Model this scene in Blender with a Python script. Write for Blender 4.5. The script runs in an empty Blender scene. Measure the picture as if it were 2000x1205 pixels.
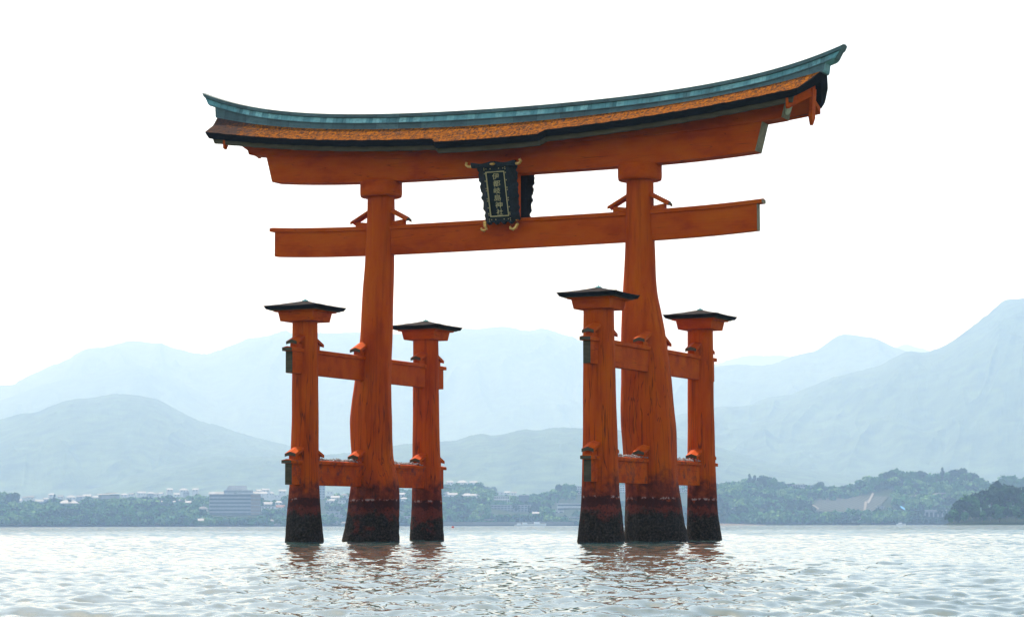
import bpy, bmesh, math, random
import numpy as np
from mathutils import Vector, Matrix

# ------------------------------------------------------------------ camera, sky, sun, exposure
S = bpy.context.scene
COL = S.collection
FPX = 4820.58
CAM = np.array([35.8067, -77.9937, 0.5607])
PITCH, ROLL, YAW = 0.0876, -0.0024, -0.4284
cd = bpy.data.cameras.new('camera')
cam = bpy.data.objects.new('camera', cd); COL.objects.link(cam)
_d = np.array([math.sin(YAW)*math.cos(PITCH), math.cos(YAW)*math.cos(PITCH), math.sin(PITCH)])
_r = np.array([math.cos(YAW), -math.sin(YAW), 0.0]); _u = np.cross(_r, _d)
_r2 = math.cos(ROLL)*_r + math.sin(ROLL)*_u; _u2 = -math.sin(ROLL)*_r + math.cos(ROLL)*_u
M = Matrix.Identity(4)
for i in range(3):
    M[i][0] = _r2[i]; M[i][1] = _u2[i]; M[i][2] = -_d[i]; M[i][3] = CAM[i]
cam.matrix_world = M
cd.sensor_width = 36.0; cd.sensor_fit = 'HORIZONTAL'; cd.lens = FPX/2000*36.0
cd.clip_start = 0.1; cd.clip_end = 40000
S.camera = cam

SUN_EL = math.radians(55); SUN_AZ = math.radians(-48)      # azimuth from +Y towards +X
W = bpy.data.worlds.new('World'); S.world = W; W.use_nodes = True
wn = W.node_tree; wn.nodes.clear()
sky = wn.nodes.new('ShaderNodeTexSky'); sky.sky_type = 'NISHITA'; sky.sun_disc = False
sky.sun_elevation = SUN_EL; sky.sun_rotation = SUN_AZ
sky.air_density = 1.0; sky.dust_density = 2.1; sky.ozone_density = 0.3; sky.altitude = 0
bg = wn.nodes.new('ShaderNodeBackground'); bg.inputs['Strength'].default_value = 0.15
wo = wn.nodes.new('ShaderNodeOutputWorld')
wn.links.new(sky.outputs[0], bg.inputs[0]); wn.links.new(bg.outputs[0], wo.inputs[0])
sl = bpy.data.lights.new('sun', 'SUN'); sl.energy = 2.9; sl.angle = math.radians(0.5); sl.color = (1.0, 0.95, 0.86)
so = bpy.data.objects.new('sun', sl); COL.objects.link(so)
sdir = Vector((math.sin(SUN_AZ)*math.cos(SUN_EL), math.cos(SUN_AZ)*math.cos(SUN_EL), math.sin(SUN_EL)))
so.rotation_euler = sdir.to_track_quat('Z', 'Y').to_euler()
S.view_settings.view_transform = 'Standard'; S.view_settings.look = 'None'
S.view_settings.gamma = 1.0; S.view_settings.exposure = 1.15; S.view_settings.use_curve_mapping = False
S.render.engine = 'CYCLES'
S.cycles.volume_bounces = 1; S.cycles.max_bounces = 6; S.cycles.diffuse_bounces = 3
S.cycles.glossy_bounces = 3; S.cycles.use_denoising = True

rng = np.random.default_rng(7); random.seed(7)

# ------------------------------------------------------------------ helpers
def place(px, py, dist):
    """world point seen in direction (px, py) of the 2000x1205 survey at a horizontal distance"""
    az = YAW + math.atan((px-1000)/FPX)
    hor = 1027.5 - 0.0025*(px-1000)
    return (CAM[0]+dist*math.sin(az), CAM[1]+dist*math.cos(az), CAM[2]+(hor-py)/FPX*dist)

class MB:
    def __init__(s): s.v = []; s.f = []; s.mi = []; s.uv = []; s.sm = []
    def add(s, verts, faces, mi=0, smooth=False, uvs=None):
        o = len(s.v); s.v += [tuple(map(float, v)) for v in verts]
        for k, f in enumerate(faces):
            s.f.append([o+i for i in f]); s.mi.append(mi if isinstance(mi, int) else mi[k]); s.sm.append(smooth)
            s.uv.append([uvs[i] for i in f] if uvs is not None else None)
        return s
    def box(s, lo, hi, mi=0):
        x0, y0, z0 = lo; x1, y1, z1 = hi
        return s.add([(x0,y0,z0),(x1,y0,z0),(x1,y1,z0),(x0,y1,z0),(x0,y0,z1),(x1,y0,z1),(x1,y1,z1),(x0,y1,z1)],
              [(0,3,2,1),(4,5,6,7),(0,1,5,4),(1,2,6,5),(2,3,7,6),(3,0,4,7)], mi)
    def hexa(s, p, mi=0):
        """eight corners: bottom four counter-clockwise from above, then top four"""
        return s.add(p, [(0,3,2,1),(4,5,6,7),(0,1,5,4),(1,2,6,5),(2,3,7,6),(3,0,4,7)], mi)
    def lathe(s, rings, n=32, mi=0, wob=None, cap=True, smooth=True):
        """rings: (z, cx, cy, r)"""
        vs = []
        for (z, cx, cy, r) in rings:
            for k in range(n):
                a = 2*math.pi*k/n; rr = r*(1+(wob(a, z) if wob else 0))
                vs.append((cx+rr*math.cos(a), cy+rr*math.sin(a), z))
        fs = [(i*n+k, i*n+(k+1) % n, (i+1)*n+(k+1) % n, (i+1)*n+k) for i in range(len(rings)-1) for k in range(n)]
        s.add(vs, fs, mi, smooth)
        if cap:
            o = len(s.v)-len(vs)
            for ring, rev in ((0, True), (len(rings)-1, False)):
                f = [o+ring*n+k for k in range(n)]
                s.f.append(f[::-1] if rev else f); s.mi.append(mi); s.sm.append(False); s.uv.append(None)
        return s
    def tube(s, pts, rad, n=8, mi=0):
        vs = []; m = len(pts)
        for i, p in enumerate(pts):
            p = Vector(p); t = (Vector(pts[min(i+1, m-1)])-Vector(pts[max(i-1, 0)])).normalized()
            a = t.cross(Vector((0.13, 0.31, 0.94))).normalized(); b = t.cross(a)
            r = rad[i] if isinstance(rad, (list, tuple)) else rad
            for k in range(n):
                w = 2*math.pi*k/n; q = p+a*r*math.cos(w)+b*r*math.sin(w); vs.append(tuple(q))
        fs = [(i*n+k, i*n+(k+1) % n, (i+1)*n+(k+1) % n, (i+1)*n+k) for i in range(m-1) for k in range(n)]
        s.add(vs, fs, mi, True)
        s.add(vs[:n], [tuple(range(n))[::-1]], mi); s.add(vs[-n:], [tuple(range(n))], mi)
        return s
    def build(s, name, mats, parent=None, bevel=0):
        me = bpy.data.meshes.new(name); me.from_pydata(s.v, [], s.f)
        if not isinstance(mats, (list, tuple)): mats = [mats]
        for m in mats: me.materials.append(m)
        me.polygons.foreach_set('material_index', s.mi); me.polygons.foreach_set('use_smooth', s.sm)
        if any(u is not None for u in s.uv):
            L = me.uv_layers.new(name='UVMap'); flat = []
            for f, u in zip(s.f, s.uv):
                for i in range(len(f)): flat += list(u[i]) if u is not None else [0, 0]
            L.data.foreach_set('uv', flat)
        me.update()
        o = bpy.data.objects.new(name, me); COL.objects.link(o)
        if parent: o.parent = parent
        bm = bmesh.new(); bm.from_mesh(me)
        bmesh.ops.recalc_face_normals(bm, faces=bm.faces)
        bm.to_mesh(me); bm.free()
        if bevel:
            b = o.modifiers.new('bevel', 'BEVEL'); b.width = bevel; b.segments = 2; b.limit_method = 'ANGLE'
            b.angle_limit = math.radians(40)
        return o

def empty(name, loc=(0, 0, 0)):
    o = bpy.data.objects.new(name, None); o.location = loc; COL.objects.link(o); o.empty_display_size = 0.3; return o
def tag(o, label=None, cat=None, group=None, kind=None):
    if label: o['label'] = label
    if cat: o['category'] = cat
    if group: o['group'] = group
    if kind: o['kind'] = kind
    return o
def children(o): return [c for c in bpy.data.objects if c.parent == o]

# ------------------------------------------------------------------ materials
def mat(name):
    m = bpy.data.materials.new(name); m.use_nodes = True
    nt = m.node_tree; nt.nodes.clear()
    out = nt.nodes.new('ShaderNodeOutputMaterial'); b = nt.nodes.new('ShaderNodeBsdfPrincipled')
    nt.links.new(b.outputs[0], out.inputs[0])
    return m, nt, b
class N:
    def __init__(s, nt): s.nt = nt
    def node(s, t, **k):
        n = s.nt.nodes.new(t)
        for a, v in k.items(): setattr(n, a, v)
        return n
    def set(s, sock, v):
        if isinstance(v, bpy.types.NodeSocket): s.nt.links.new(v, sock)
        elif v is not None: sock.default_value = v
    def math(s, op, a, b=None, c=None, clamp=False):
        n = s.node('ShaderNodeMath', operation=op, use_clamp=clamp)
        s.set(n.inputs[0], a); s.set(n.inputs[1], b); s.set(n.inputs[2], c); return n.outputs[0]
    def coord(s, kind='Object', scale=(1, 1, 1), loc=(0, 0, 0)):
        tc = s.node('ShaderNodeTexCoord'); mp = s.node('ShaderNodeMapping')
        mp.inputs['Scale'].default_value = scale; mp.inputs['Location'].default_value = loc
        s.nt.links.new(tc.outputs[kind], mp.inputs[0]); return mp.outputs[0]
    def noise(s, vec, scale=5, detail=4, rough=0.6, color=False):
        n = s.node('ShaderNodeTexNoise'); s.set(n.inputs['Vector'], vec)
        n.inputs['Scale'].default_value = scale; n.inputs['Detail'].default_value = detail
        n.inputs['Roughness'].default_value = rough
        return n.outputs['Color' if color else 'Fac']
    def ramp(s, fac, stops, interp='LINEAR'):
        n = s.node('ShaderNodeValToRGB'); e = n.color_ramp.elements; n.color_ramp.interpolation = interp
        while len(e) < len(stops): e.new(0.5)
        for el, (p, c) in zip(e, stops):
            el.position = p; el.color = (*c, 1) if not isinstance(c, (int, float)) else (c, c, c, 1)
        s.set(n.inputs[0], fac); return n.outputs[0]
    def mix(s, fac, a, b, mode='MIX'):
        n = s.node('ShaderNodeMix', data_type='RGBA', blend_type=mode)
        s.set(n.inputs[0], fac)
        s.set(n.inputs[6], (*a, 1) if isinstance(a, tuple) else a); s.set(n.inputs[7], (*b, 1) if isinstance(b, tuple) else b)
        return n.outputs[2]
    def step(s, v, lo, hi):
        n = s.node('ShaderNodeMapRange', interpolation_type='SMOOTHSTEP')
        s.set(n.inputs[0], v); s.set(n.inputs[1], lo); s.set(n.inputs[2], hi); return n.outputs[0]
    def bump(s, b, h, strength=0.5, dist=0.02):
        n = s.node('ShaderNodeBump'); n.inputs['Strength'].default_value = strength; n.inputs['Distance'].default_value = dist
        s.set(n.inputs['Height'], h); s.nt.links.new(n.outputs[0], b.inputs['Normal'])
    def z(s):
        tc = s.node('ShaderNodeTexCoord'); sp = s.node('ShaderNodeSeparateXYZ'); s.nt.links.new(tc.outputs['Object'], sp.inputs[0])
        return sp.outputs

VERM = (0.50, 0.064, 0.001); VERM2 = (0.36, 0.036, 0.001); VERM3 = (0.55, 0.092, 0.001)
def paint_mat(name, pillar=False, dirt=0.0):
    m, nt, b = mat(name); n = N(nt)
    g = n.noise(n.coord(scale=(1, 1, 0.25) if pillar else (0.4, 1, 1)), 1.6, 5)
    col = n.ramp(g, [(0.3, VERM2), (0.5, VERM), (0.72, VERM3)])
    fine = n.noise(n.coord(scale=(9, 9, 0.5) if pillar else (0.7, 9, 9)), 2.2, 5, 0.7)
    col = n.mix(n.step(fine, 0.62, 0.75), col, (0.2, 0.03, 0.006))
    h = fine
    X = n.z()
    if pillar:
        w1 = n.noise(n.coord(), 0.9, 5, 0.65); w2 = n.noise(n.coord(), 4.5, 5, 0.7); w3 = n.noise(n.coord(), 14, 4, 0.7)
        # cracks running up the old trunk
        cr = n.noise(n.coord(scale=(5, 5, 0.22)), 1.3, 2, 0.4)
        crm = n.math('MULTIPLY', n.math('SUBTRACT', 1.0, n.step(n.math('ABSOLUTE', n.math('SUBTRACT', cr, 0.5)), 0.0, 0.02)),
                     n.math('SUBTRACT', 1.0, n.step(X[2], 5.0, 7.5)))
        col = n.mix(n.math('MULTIPLY', crm, 0.75), col, (0.03, 0.008, 0.004))
        stk = n.noise(n.coord(scale=(4, 4, 0.18), loc=(5, 2, 1)), 1.5, 4, 0.6)
        col = n.mix(n.math('MULTIPLY', n.step(stk, 0.52, 0.70), 0.5), col, (0.24, 0.030, 0.001))
        col = n.mix(n.math('MULTIPLY', n.math('SUBTRACT', 1.0, n.step(stk, 0.30, 0.42)), 0.3), col, (0.58, 0.12, 0.003))
        zz = n.math('ADD', X[2], n.math('MULTIPLY', n.math('SUBTRACT', w1, 0.5), 2.0))
        zz = n.math('ADD', zz, n.math('MULTIPLY', n.math('SUBTRACT', w2, 0.5), 0.8))
        worn = n.ramp(w2, [(0.32, (0.045, 0.014, 0.010)), (0.5, (0.13, 0.022, 0.012)), (0.68, (0.26, 0.05, 0.018))])
        col = n.mix(n.math('MULTIPLY', n.math('SUBTRACT', 1.0, n.step(zz, 1.8, 2.5)), 0.9), col, worn)
        redp = n.ramp(w3, [(0.35, (0.05, 0.014, 0.010)), (0.52, (0.19, 0.034, 0.018)), (0.62, (0.10, 0.03, 0.022)), (0.74, (0.17, 0.11, 0.09))])
        zr = n.math('ADD', X[2], n.math('MULTIPLY', n.math('SUBTRACT', w2, 0.5), 0.9))
        col = n.mix(n.math('SUBTRACT', 1.0, n.step(zr, 1.15, 1.5)), col, redp)
        dk = n.math('MULTIPLY', n.step(zr, 1.1, 1.25), n.math('SUBTRACT', 1.0, n.step(zr, 1.42, 1.5)))
        col = n.mix(n.math('MULTIPLY', dk, 0.8), col, (0.035, 0.012, 0.010))
        w0 = n.noise(n.coord(loc=(3, 1, 0), scale=(1, 1, 0.6)), 0.55, 3, 0.5)
        zb = n.math('ADD', X[2], n.math('MULTIPLY', n.math('SUBTRACT', w0, 0.5), 1.3))
        zb = n.math('ADD', zb, n.math('MULTIPLY', n.math('SUBTRACT', w2, 0.5), 0.9))
        barn = n.ramp(w3, [(0.34, (0.010, 0.008, 0.006)), (0.52, (0.036, 0.025, 0.017)), (0.74, (0.095, 0.070, 0.050))])
        barn = n.mix(n.math('MULTIPLY', n.math('MULTIPLY', n.step(w1, 0.60, 0.68), n.step(X[2], 0.1, 0.45)), 0.75), barn, redp)
        bm_ = n.math('SUBTRACT', 1.0, n.step(zb, 0.80, 1.12))
        col = n.mix(bm_, col, barn)
        # pale salt line at the old tide mark
        sa = n.math('MULTIPLY', n.step(X[2], 1.42, 1.45), n.math('SUBTRACT', 1.0, n.step(X[2], 1.47, 1.53)))
        sa = n.math('MULTIPLY', sa, n.step(w2, 0.5, 0.6))
        col = n.mix(n.math('MULTIPLY', sa, 0.6), col, (0.45, 0.38, 0.34))
        h = n.math('ADD', fine, n.math('MULTIPLY', n.math('MULTIPLY', bm_, w3), 5.0))
        h = n.math('SUBTRACT', h, n.math('MULTIPLY', crm, 1.0))
        n.bump(b, h, 0.7, 0.02)
    else:
        se = n.noise(n.coord(scale=(0.12, 0.12, 2.2), loc=(0, 0, 3)), 2.0, 1, 0.3)
        sem = n.math('SUBTRACT', 1.0, n.step(n.math('ABSOLUTE', n.math('SUBTRACT', se, 0.5)), 0.0, 0.006))
        col = n.mix(n.math('MULTIPLY', sem, 0.55), col, (0.09, 0.012, 0.002))
        if dirt:
            w2 = n.noise(n.coord(scale=(1, 1, 1)), 3.0, 5, 0.7)
            dm = n.math('MULTIPLY', n.step(w2, 0.48, 0.68), dirt)
            col = n.mix(dm, col, (0.07, 0.025, 0.02))
        n.bump(b, h, 0.35, 0.012)
    nt.links.new(col, b.inputs['Base Color'])
    b.inputs['Roughness'].default_value = 0.75; b.inputs['Specular IOR Level'].default_value = 0.06
    return m
M_PAINT = paint_mat('vermilion_paint')
M_PILLAR = paint_mat('weathered_pillar', True)
M_DIRTY = paint_mat('stained_vermilion', False, 0.75)
def simple(name, c1, c2, scale=6, rough=0.8, bump=0.3, stretch=(1, 1, 1), dist=0.02, metal=0):
    m, nt, b = mat(name); n = N(nt)
    g = n.noise(n.coord(scale=stretch), scale, 6, 0.65)
    nt.links.new(n.ramp(g, [(0.32, c1), (0.68, c2)]), b.inputs['Base Color'])
    b.inputs['Roughness'].default_value = rough; b.inputs['Metallic'].default_value = metal
    b.inputs['Specular IOR Level'].default_value = (0.03 if rough > 0.85 else 0.2) if not metal else 0.5
    if bump: n.bump(b, g, bump, dist)
    return m
M_PALE = simple('pale_end_grain', (0.16, 0.12, 0.06), (0.30, 0.24, 0.14), 5)
M_OLIVE = simple('weathered_eave_board', (0.05, 0.035, 0.015), (0.10, 0.075, 0.038), 4, stretch=(0.4, 3, 3))
M_EAVE = simple('dark_bark_edge', (0.006, 0.007, 0.008), (0.022, 0.02, 0.02), 9, 0.95, 0.8, (0.5, 2, 8))
M_SLATE = simple('dark_bark_shingle', (0.012, 0.012, 0.012), (0.05, 0.04, 0.034), 10, 0.95, 0.8)
M_FRAME = simple('blackened_carving', (0.008, 0.011, 0.011), (0.028, 0.032, 0.030), 16, 0.75, 0.9)
M_PANEL = simple('dark_panel', (0.005, 0.008, 0.008), (0.010, 0.014, 0.014), 8, 0.5, 0.1)
M_GOLD = simple('aged_gold', (0.55, 0.26, 0.05), (0.85, 0.52, 0.16), 12, 0.35, 0.2, metal=0.85)
M_LETTER = simple('gold_lettering', (0.40, 0.30, 0.12), (0.60, 0.47, 0.22), 14, 0.55, 0.1)
M_CREST = simple('faded_gilt_disc', (0.50, 0.46, 0.28), (0.72, 0.68, 0.46), 6, 0.6, 0.1)
M_VERD = simple('green_copper', (0.05, 0.20, 0.20), (0.10, 0.36, 0.34), 12, 0.7)
M_STONE = simple('loose_pebble', (0.10, 0.08, 0.07), (0.55, 0.50, 0.46), 18, 0.9, 0.3)

m, nt, b = mat('thatch'); n = N(nt)
g = n.noise(n.coord(scale=(1.3, 0.6, 0.6)), 9, 6, 0.8); g2 = n.noise(n.coord(scale=(1, 1, 1)), 2.2, 5, 0.6)
col = n.ramp(g, [(0.38, (0.025, 0.018, 0.014)), (0.46, (0.09, 0.035, 0.012)), (0.53, (0.30, 0.080, 0.003)), (0.64, (0.37, 0.135, 0.010))])
X = n.z()
lf = n.math('SUBTRACT', 1.0, n.step(n.math('ADD', X[0], n.math('MULTIPLY', n.math('SUBTRACT', g2, 0.5), 6.0)), -10.8, -9.3))
col = n.mix(n.math('MULTIPLY', lf, 0.85), col, (0.045, 0.034, 0.03))
col = n.mix(n.math('MULTIPLY', n.step(g2, 0.58, 0.7), 0.6), col, (0.09, 0.065, 0.05))
nt.links.new(col, b.inputs['Base Color']); b.inputs['Roughness'].default_value = 0.95
b.inputs['Specular IOR Level'].default_value = 0.02
n.bump(b, g, 1.0, 0.06); M_THATCH = m

def copper(name, c, bw, bh, off):
    m, nt, b = mat(name); n = N(nt)
    tc = n.node('ShaderNodeTexCoord'); br = n.node('ShaderNodeTexBrick')
    nt.links.new(tc.outputs['UV'], br.inputs['Vector'])
    br.inputs['Scale'].default_value = 1; br.inputs['Brick Width'].default_value = bw; br.inputs['Row Height'].default_value = bh
    br.inputs['Mortar Size'].default_value = 0.012; br.inputs['Bias'].default_value = 0.0
    br.offset = off
    br.inputs['Color1'].default_value = (*c[0], 1); br.inputs['Color2'].default_value = (*c[1], 1)
    br.inputs['Mortar'].default_value = (c[0][0]*0.3, c[0][1]*0.3, c[0][2]*0.3, 1)
    g = n.noise(n.coord(scale=(1, 1, 2)), 5, 6, 0.7)
    # every sheet weathers its own way: one random value per tile
    sp = n.node('ShaderNodeSeparateXYZ'); nt.links.new(tc.outputs['UV'], sp.inputs[0])
    row = n.math('FLOOR', n.math('DIVIDE', sp.outputs[1], bh)); cell = n.math('FLOOR', n.math('ADD', n.math('DIVIDE', sp.outputs[0], bw), n.math('MULTIPLY', row, off)))
    cx_ = n.node('ShaderNodeCombineXYZ'); nt.links.new(cell, cx_.inputs[0]); nt.links.new(row, cx_.inputs[1])
    wn_ = n.node('ShaderNodeTexWhiteNoise'); nt.links.new(cx_.outputs[0], wn_.inputs[0])
    tile = n.ramp(wn_.outputs['Value'], [(0.0, c[2]), (0.3, c[0]), (0.6, c[3]), (0.85, c[1])])
    col = n.mix(0.65, br.outputs[0], tile)
    fn = n.noise(n.coord(scale=(1, 1, 1)), 22, 5, 0.75); col = n.mix(n.math('MULTIPLY', n.step(fn, 0.52, 0.68), 0.45), col, c[2])
    col = n.mix(n.math('MULTIPLY', n.step(g, 0.46, 0.62), 0.5), col, c[2])
    g3 = n.noise(n.coord(scale=(1.2, 1, 0.4)), 2.0, 3, 0.5)
    col = n.mix(n.math('MULTIPLY', n.step(g3, 0.45, 0.65), 0.55), col, c[3])
    nt.links.new(col, b.inputs['Base Color']); b.inputs['Roughness'].default_value = 0.6
    b.inputs['Specular IOR Level'].default_value = 0.35
    n.bump(b, g, 0.3, 0.01); return m
M_CU1 = copper('verdigris_cap', [(0.055, 0.10, 0.09), (0.10, 0.17, 0.15), (0.04, 0.065, 0.055), (0.075, 0.135, 0.12)], 0.9, 0.6, 0.0)
M_CU2 = copper('verdigris_tiles', [(0.05, 0.18, 0.17), (0.30, 0.56, 0.48), (0.06, 0.12, 0.11), (0.16, 0.38, 0.34)], 0.27, 0.2, 0.5)

# ------------------------------------------------------------------ the gate: measured curves along its length
def fit(pts, deg=6):
    a = np.array(pts); a = np.vstack([a, a*[-1, 1]]) if False else a
    c = np.polyfit(a[:, 0]/12, a[:, 1], deg); return lambda x: float(np.polyval(c, x/12))
ct = fit([(-12.285,16.59),(-11.588,16.314),(-10.707,16.038),(-9.422,15.773),(-8.111,15.583),(-5.328,15.30),(-4.067,15.223),(-1.468,15.169),(0.302,15.148),(1.634,15.16),(4.249,15.185),(6.8,15.332),(8.673,15.544),(10.514,15.843),(11.424,16.062),(12.362,16.375)])
cb = fit([(-12.3,15.83),(-11.622,15.584),(-9.352,15.133),(-8.023,14.99),(-5.455,14.731),(-3.416,14.614),(0.369,14.586),(4.306,14.651),(6.851,14.825),(9.336,15.114),(11.587,15.496),(12.3,15.65)])
et = fit([(-11.524,14.914),(-9.491,14.568),(-7.372,14.368),(-4.843,14.138),(-2.394,14.04),(0,14.0),(2.202,14.026),(4.771,14.16),(7.278,14.35),(9.725,14.62),(11.3,14.80)], 4)
sb = fit([(-9.294,13.06),(-5.647,12.84),(-3.914,12.809),(-1.049,12.781),(1.0,12.781),(4.286,12.80),(6.5,12.83),(9.268,12.99)], 4)
nk = lambda x: 11.245+0.17*(x/9.43)**4        # top of the long tie beam's cap

def sweep(mb, section, zf, xs, mi=0, uv=True, caps=True, warp=None, shift=0.0):
    """section loop points (Y, key, dz, half length); key picks the curve; xs in -1..1"""
    ns = len(section); vs = []; uvs = []
    per = [0.0]
    for i in range(1, ns+1):
        a, c = section[i-1], section[i % ns]; per.append(per[-1]+math.hypot(a[0]-c[0], a[2]-c[2]+(zf(a[1], 0)-zf(c[1], 0))))
    for t in xs:
        for i, (Y, key, dz, xe) in enumerate(section):
            x = t*xe+(shift if key == 'e' else 0); y = Y; z = zf(key, x)+dz
            if warp: y, z = warp(x, y, z, key)
            vs.append((x, y, z))
    m = len(xs)
    for j in range(m-1):
        for i in range(ns):
            k = (i+1) % ns
            q = [vs[j*ns+i], vs[(j+1)*ns+i], vs[(j+1)*ns+k], vs[j*ns+k]]
            u = [(q[0][0]+50, per[i]), (q[1][0]+50, per[i]), (q[2][0]+50, per[i+1]), (q[3][0]+50, per[i+1])]
            mb.add(q, [(0, 1, 2, 3)], mi[i] if isinstance(mi, list) else mi, False, u)
    if caps:
        cm = mi[-1] if isinstance(mi, list) else mi
        mb.add(vs[:ns], [tuple(range(ns))], cm); mb.add(vs[-ns:], [tuple(range(ns))[::-1]], cm)
    return mb
def weld(o):
    bm = bmesh.new(); bm.from_mesh(o.data); bmesh.ops.remove_doubles(bm, verts=bm.verts, dist=0.0005)
    bmesh.ops.recalc_face_normals(bm, faces=bm.faces); bm.to_mesh(o.data); bm.free(); return o
XS = [i/60 for i in range(-60, 61)]

gate = empty('torii_gate')
tag(gate, 'large vermilion wooden shrine gate with thatched roof standing in the sea', 'shrine gate')

# ---- pillars
PROF = {
'ML': (0, [(12.40,-4.962,0.485),(11.47,-4.974,0.502),(9.94,-5.019,0.527),(9.08,-5.069,0.554),(7.18,-5.149,0.582),(5.73,-5.279,0.649),(5.05,-5.326,0.699),(4.34,-5.352,0.747),(3.63,-5.353,0.735),(2.99,-5.312,0.723),(2.57,-5.256,0.762),(1.97,-5.215,0.832),(1.39,-5.263,0.879),(0.88,-5.293,0.896),(0.46,-5.328,0.928),(-0.01,-5.39,0.989),(-0.8,-5.42,1.05)]),
'MR': (0, [(12.40,5.012,0.461),(11.46,4.998,0.478),(10.16,4.999,0.504),(9.0,4.984,0.55),(8.35,4.993,0.598),(7.86,5.026,0.666),(7.11,5.088,0.752),(6.35,5.141,0.809),(5.6,5.182,0.86),(4.47,5.224,0.923),(3.85,5.257,0.95),(3.05,5.307,0.923),(2.05,5.359,0.891),(1.32,5.409,0.942),(0.84,5.433,0.985),(0.44,5.472,1.031),(0,5.519,1.078),(-0.8,5.56,1.15)]),
'LN': (-4.66, [(7.52,-5.44,0.426),(5.66,-5.427,0.448),(4.16,-5.42,0.46),(3.1,-5.426,0.479),(2.08,-5.432,0.499),(1.35,-5.436,0.544),(0.87,-5.436,0.588),(0.02,-5.419,0.649),(-0.8,-5.42,0.7)]),
'RN': (-4.66, [(7.52,5.389,0.491),(5.56,5.397,0.518),(4.28,5.41,0.536),(3.27,5.418,0.559),(2.35,5.421,0.583),(1.47,5.416,0.615),(1.02,5.444,0.668),(0.45,5.441,0.733),(0,5.442,0.786),(-0.8,5.45,0.82)]),
'LF': (4.66, [(7.52,-5.50,0.475),(4.52,-5.49,0.50),(1.99,-5.459,0.55),(1.42,-5.443,0.575),(0.89,-5.453,0.589),(0.45,-5.468,0.617),(0.01,-5.449,0.648),(-0.8,-5.45,0.7)]),
'RF': (4.66, [(7.52,5.443,0.452),(4.66,5.433,0.466),(2.12,5.454,0.512),(1.06,5.47,0.547),(0.01,5.527,0.632),(-0.8,5.54,0.68)]),
}
def pillar(key, name, seed):
    Y, rows = PROF[key]; rows = rows[::-1]
    zs = np.array([r[0] for r in rows]); cx = np.array([r[1] for r in rows]); rr = np.array([r[2] for r in rows])
    main = name == 'main_pillar'
    Z = np.arange(-0.8, zs[-1]+1e-6, 0.08)
    Cx = np.interp(Z, zs, cx); R = np.interp(Z, zs, rr)
    k = np.ones(5)/5
    pad = lambda a: np.convolve(np.r_[a[0], a[0], a, a[-1], a[-1]], k, 'valid')
    Cx, R = pad(Cx), pad(R)
    rg = np.random.default_rng(seed); ph = rg.uniform(0, 6.28, 12)
    amp = 0.030 if main else 0.013
    def wob(a, z):
        lo = max(0.15, min(1, (8.0-z)/5.0))
        v = amp*lo*(math.sin(2*a+ph[0]+0.3*z)+0.6*math.sin(3*a+ph[1]-0.5*z)+0.45*math.sin(5*a+ph[2]+0.8*z))
        if main: v += 0.012*lo*(math.sin(9*a+ph[3]+0.35*math.sin(z+ph[4]))+0.7*math.sin(14*a+ph[5]))
        v += 0.006*math.sin(3.1*z+ph[6]+a)
        if z < 1.1: v += 0.02*(math.sin(13*a+7*z+ph[7])*math.sin(9*z+5*a+ph[8]))*min(1, (1.1-z)*2)
        return v
    mb = MB().lathe([(z, c, Y, r) for z, c, r in zip(Z, Cx, R)], 72, 0, wob)
    o = mb.build(name, M_PILLAR, gate)
    return o, Cx[-1], Y
for key, x in (('ML', -4.962), ('MR', 5.005)):
    o, cx, cy = pillar(key, 'main_pillar', 3 if key == 'ML' else 8)
    c = MB().lathe([(12.28, cx, 0, 0.70), (12.30, cx, 0, 0.735), (12.40, cx, 0, 0.755), (sb(cx)+0.02, cx, 0, 0.755)], 48)
    c.build('pillar_cap', M_PAINT, o)
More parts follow.
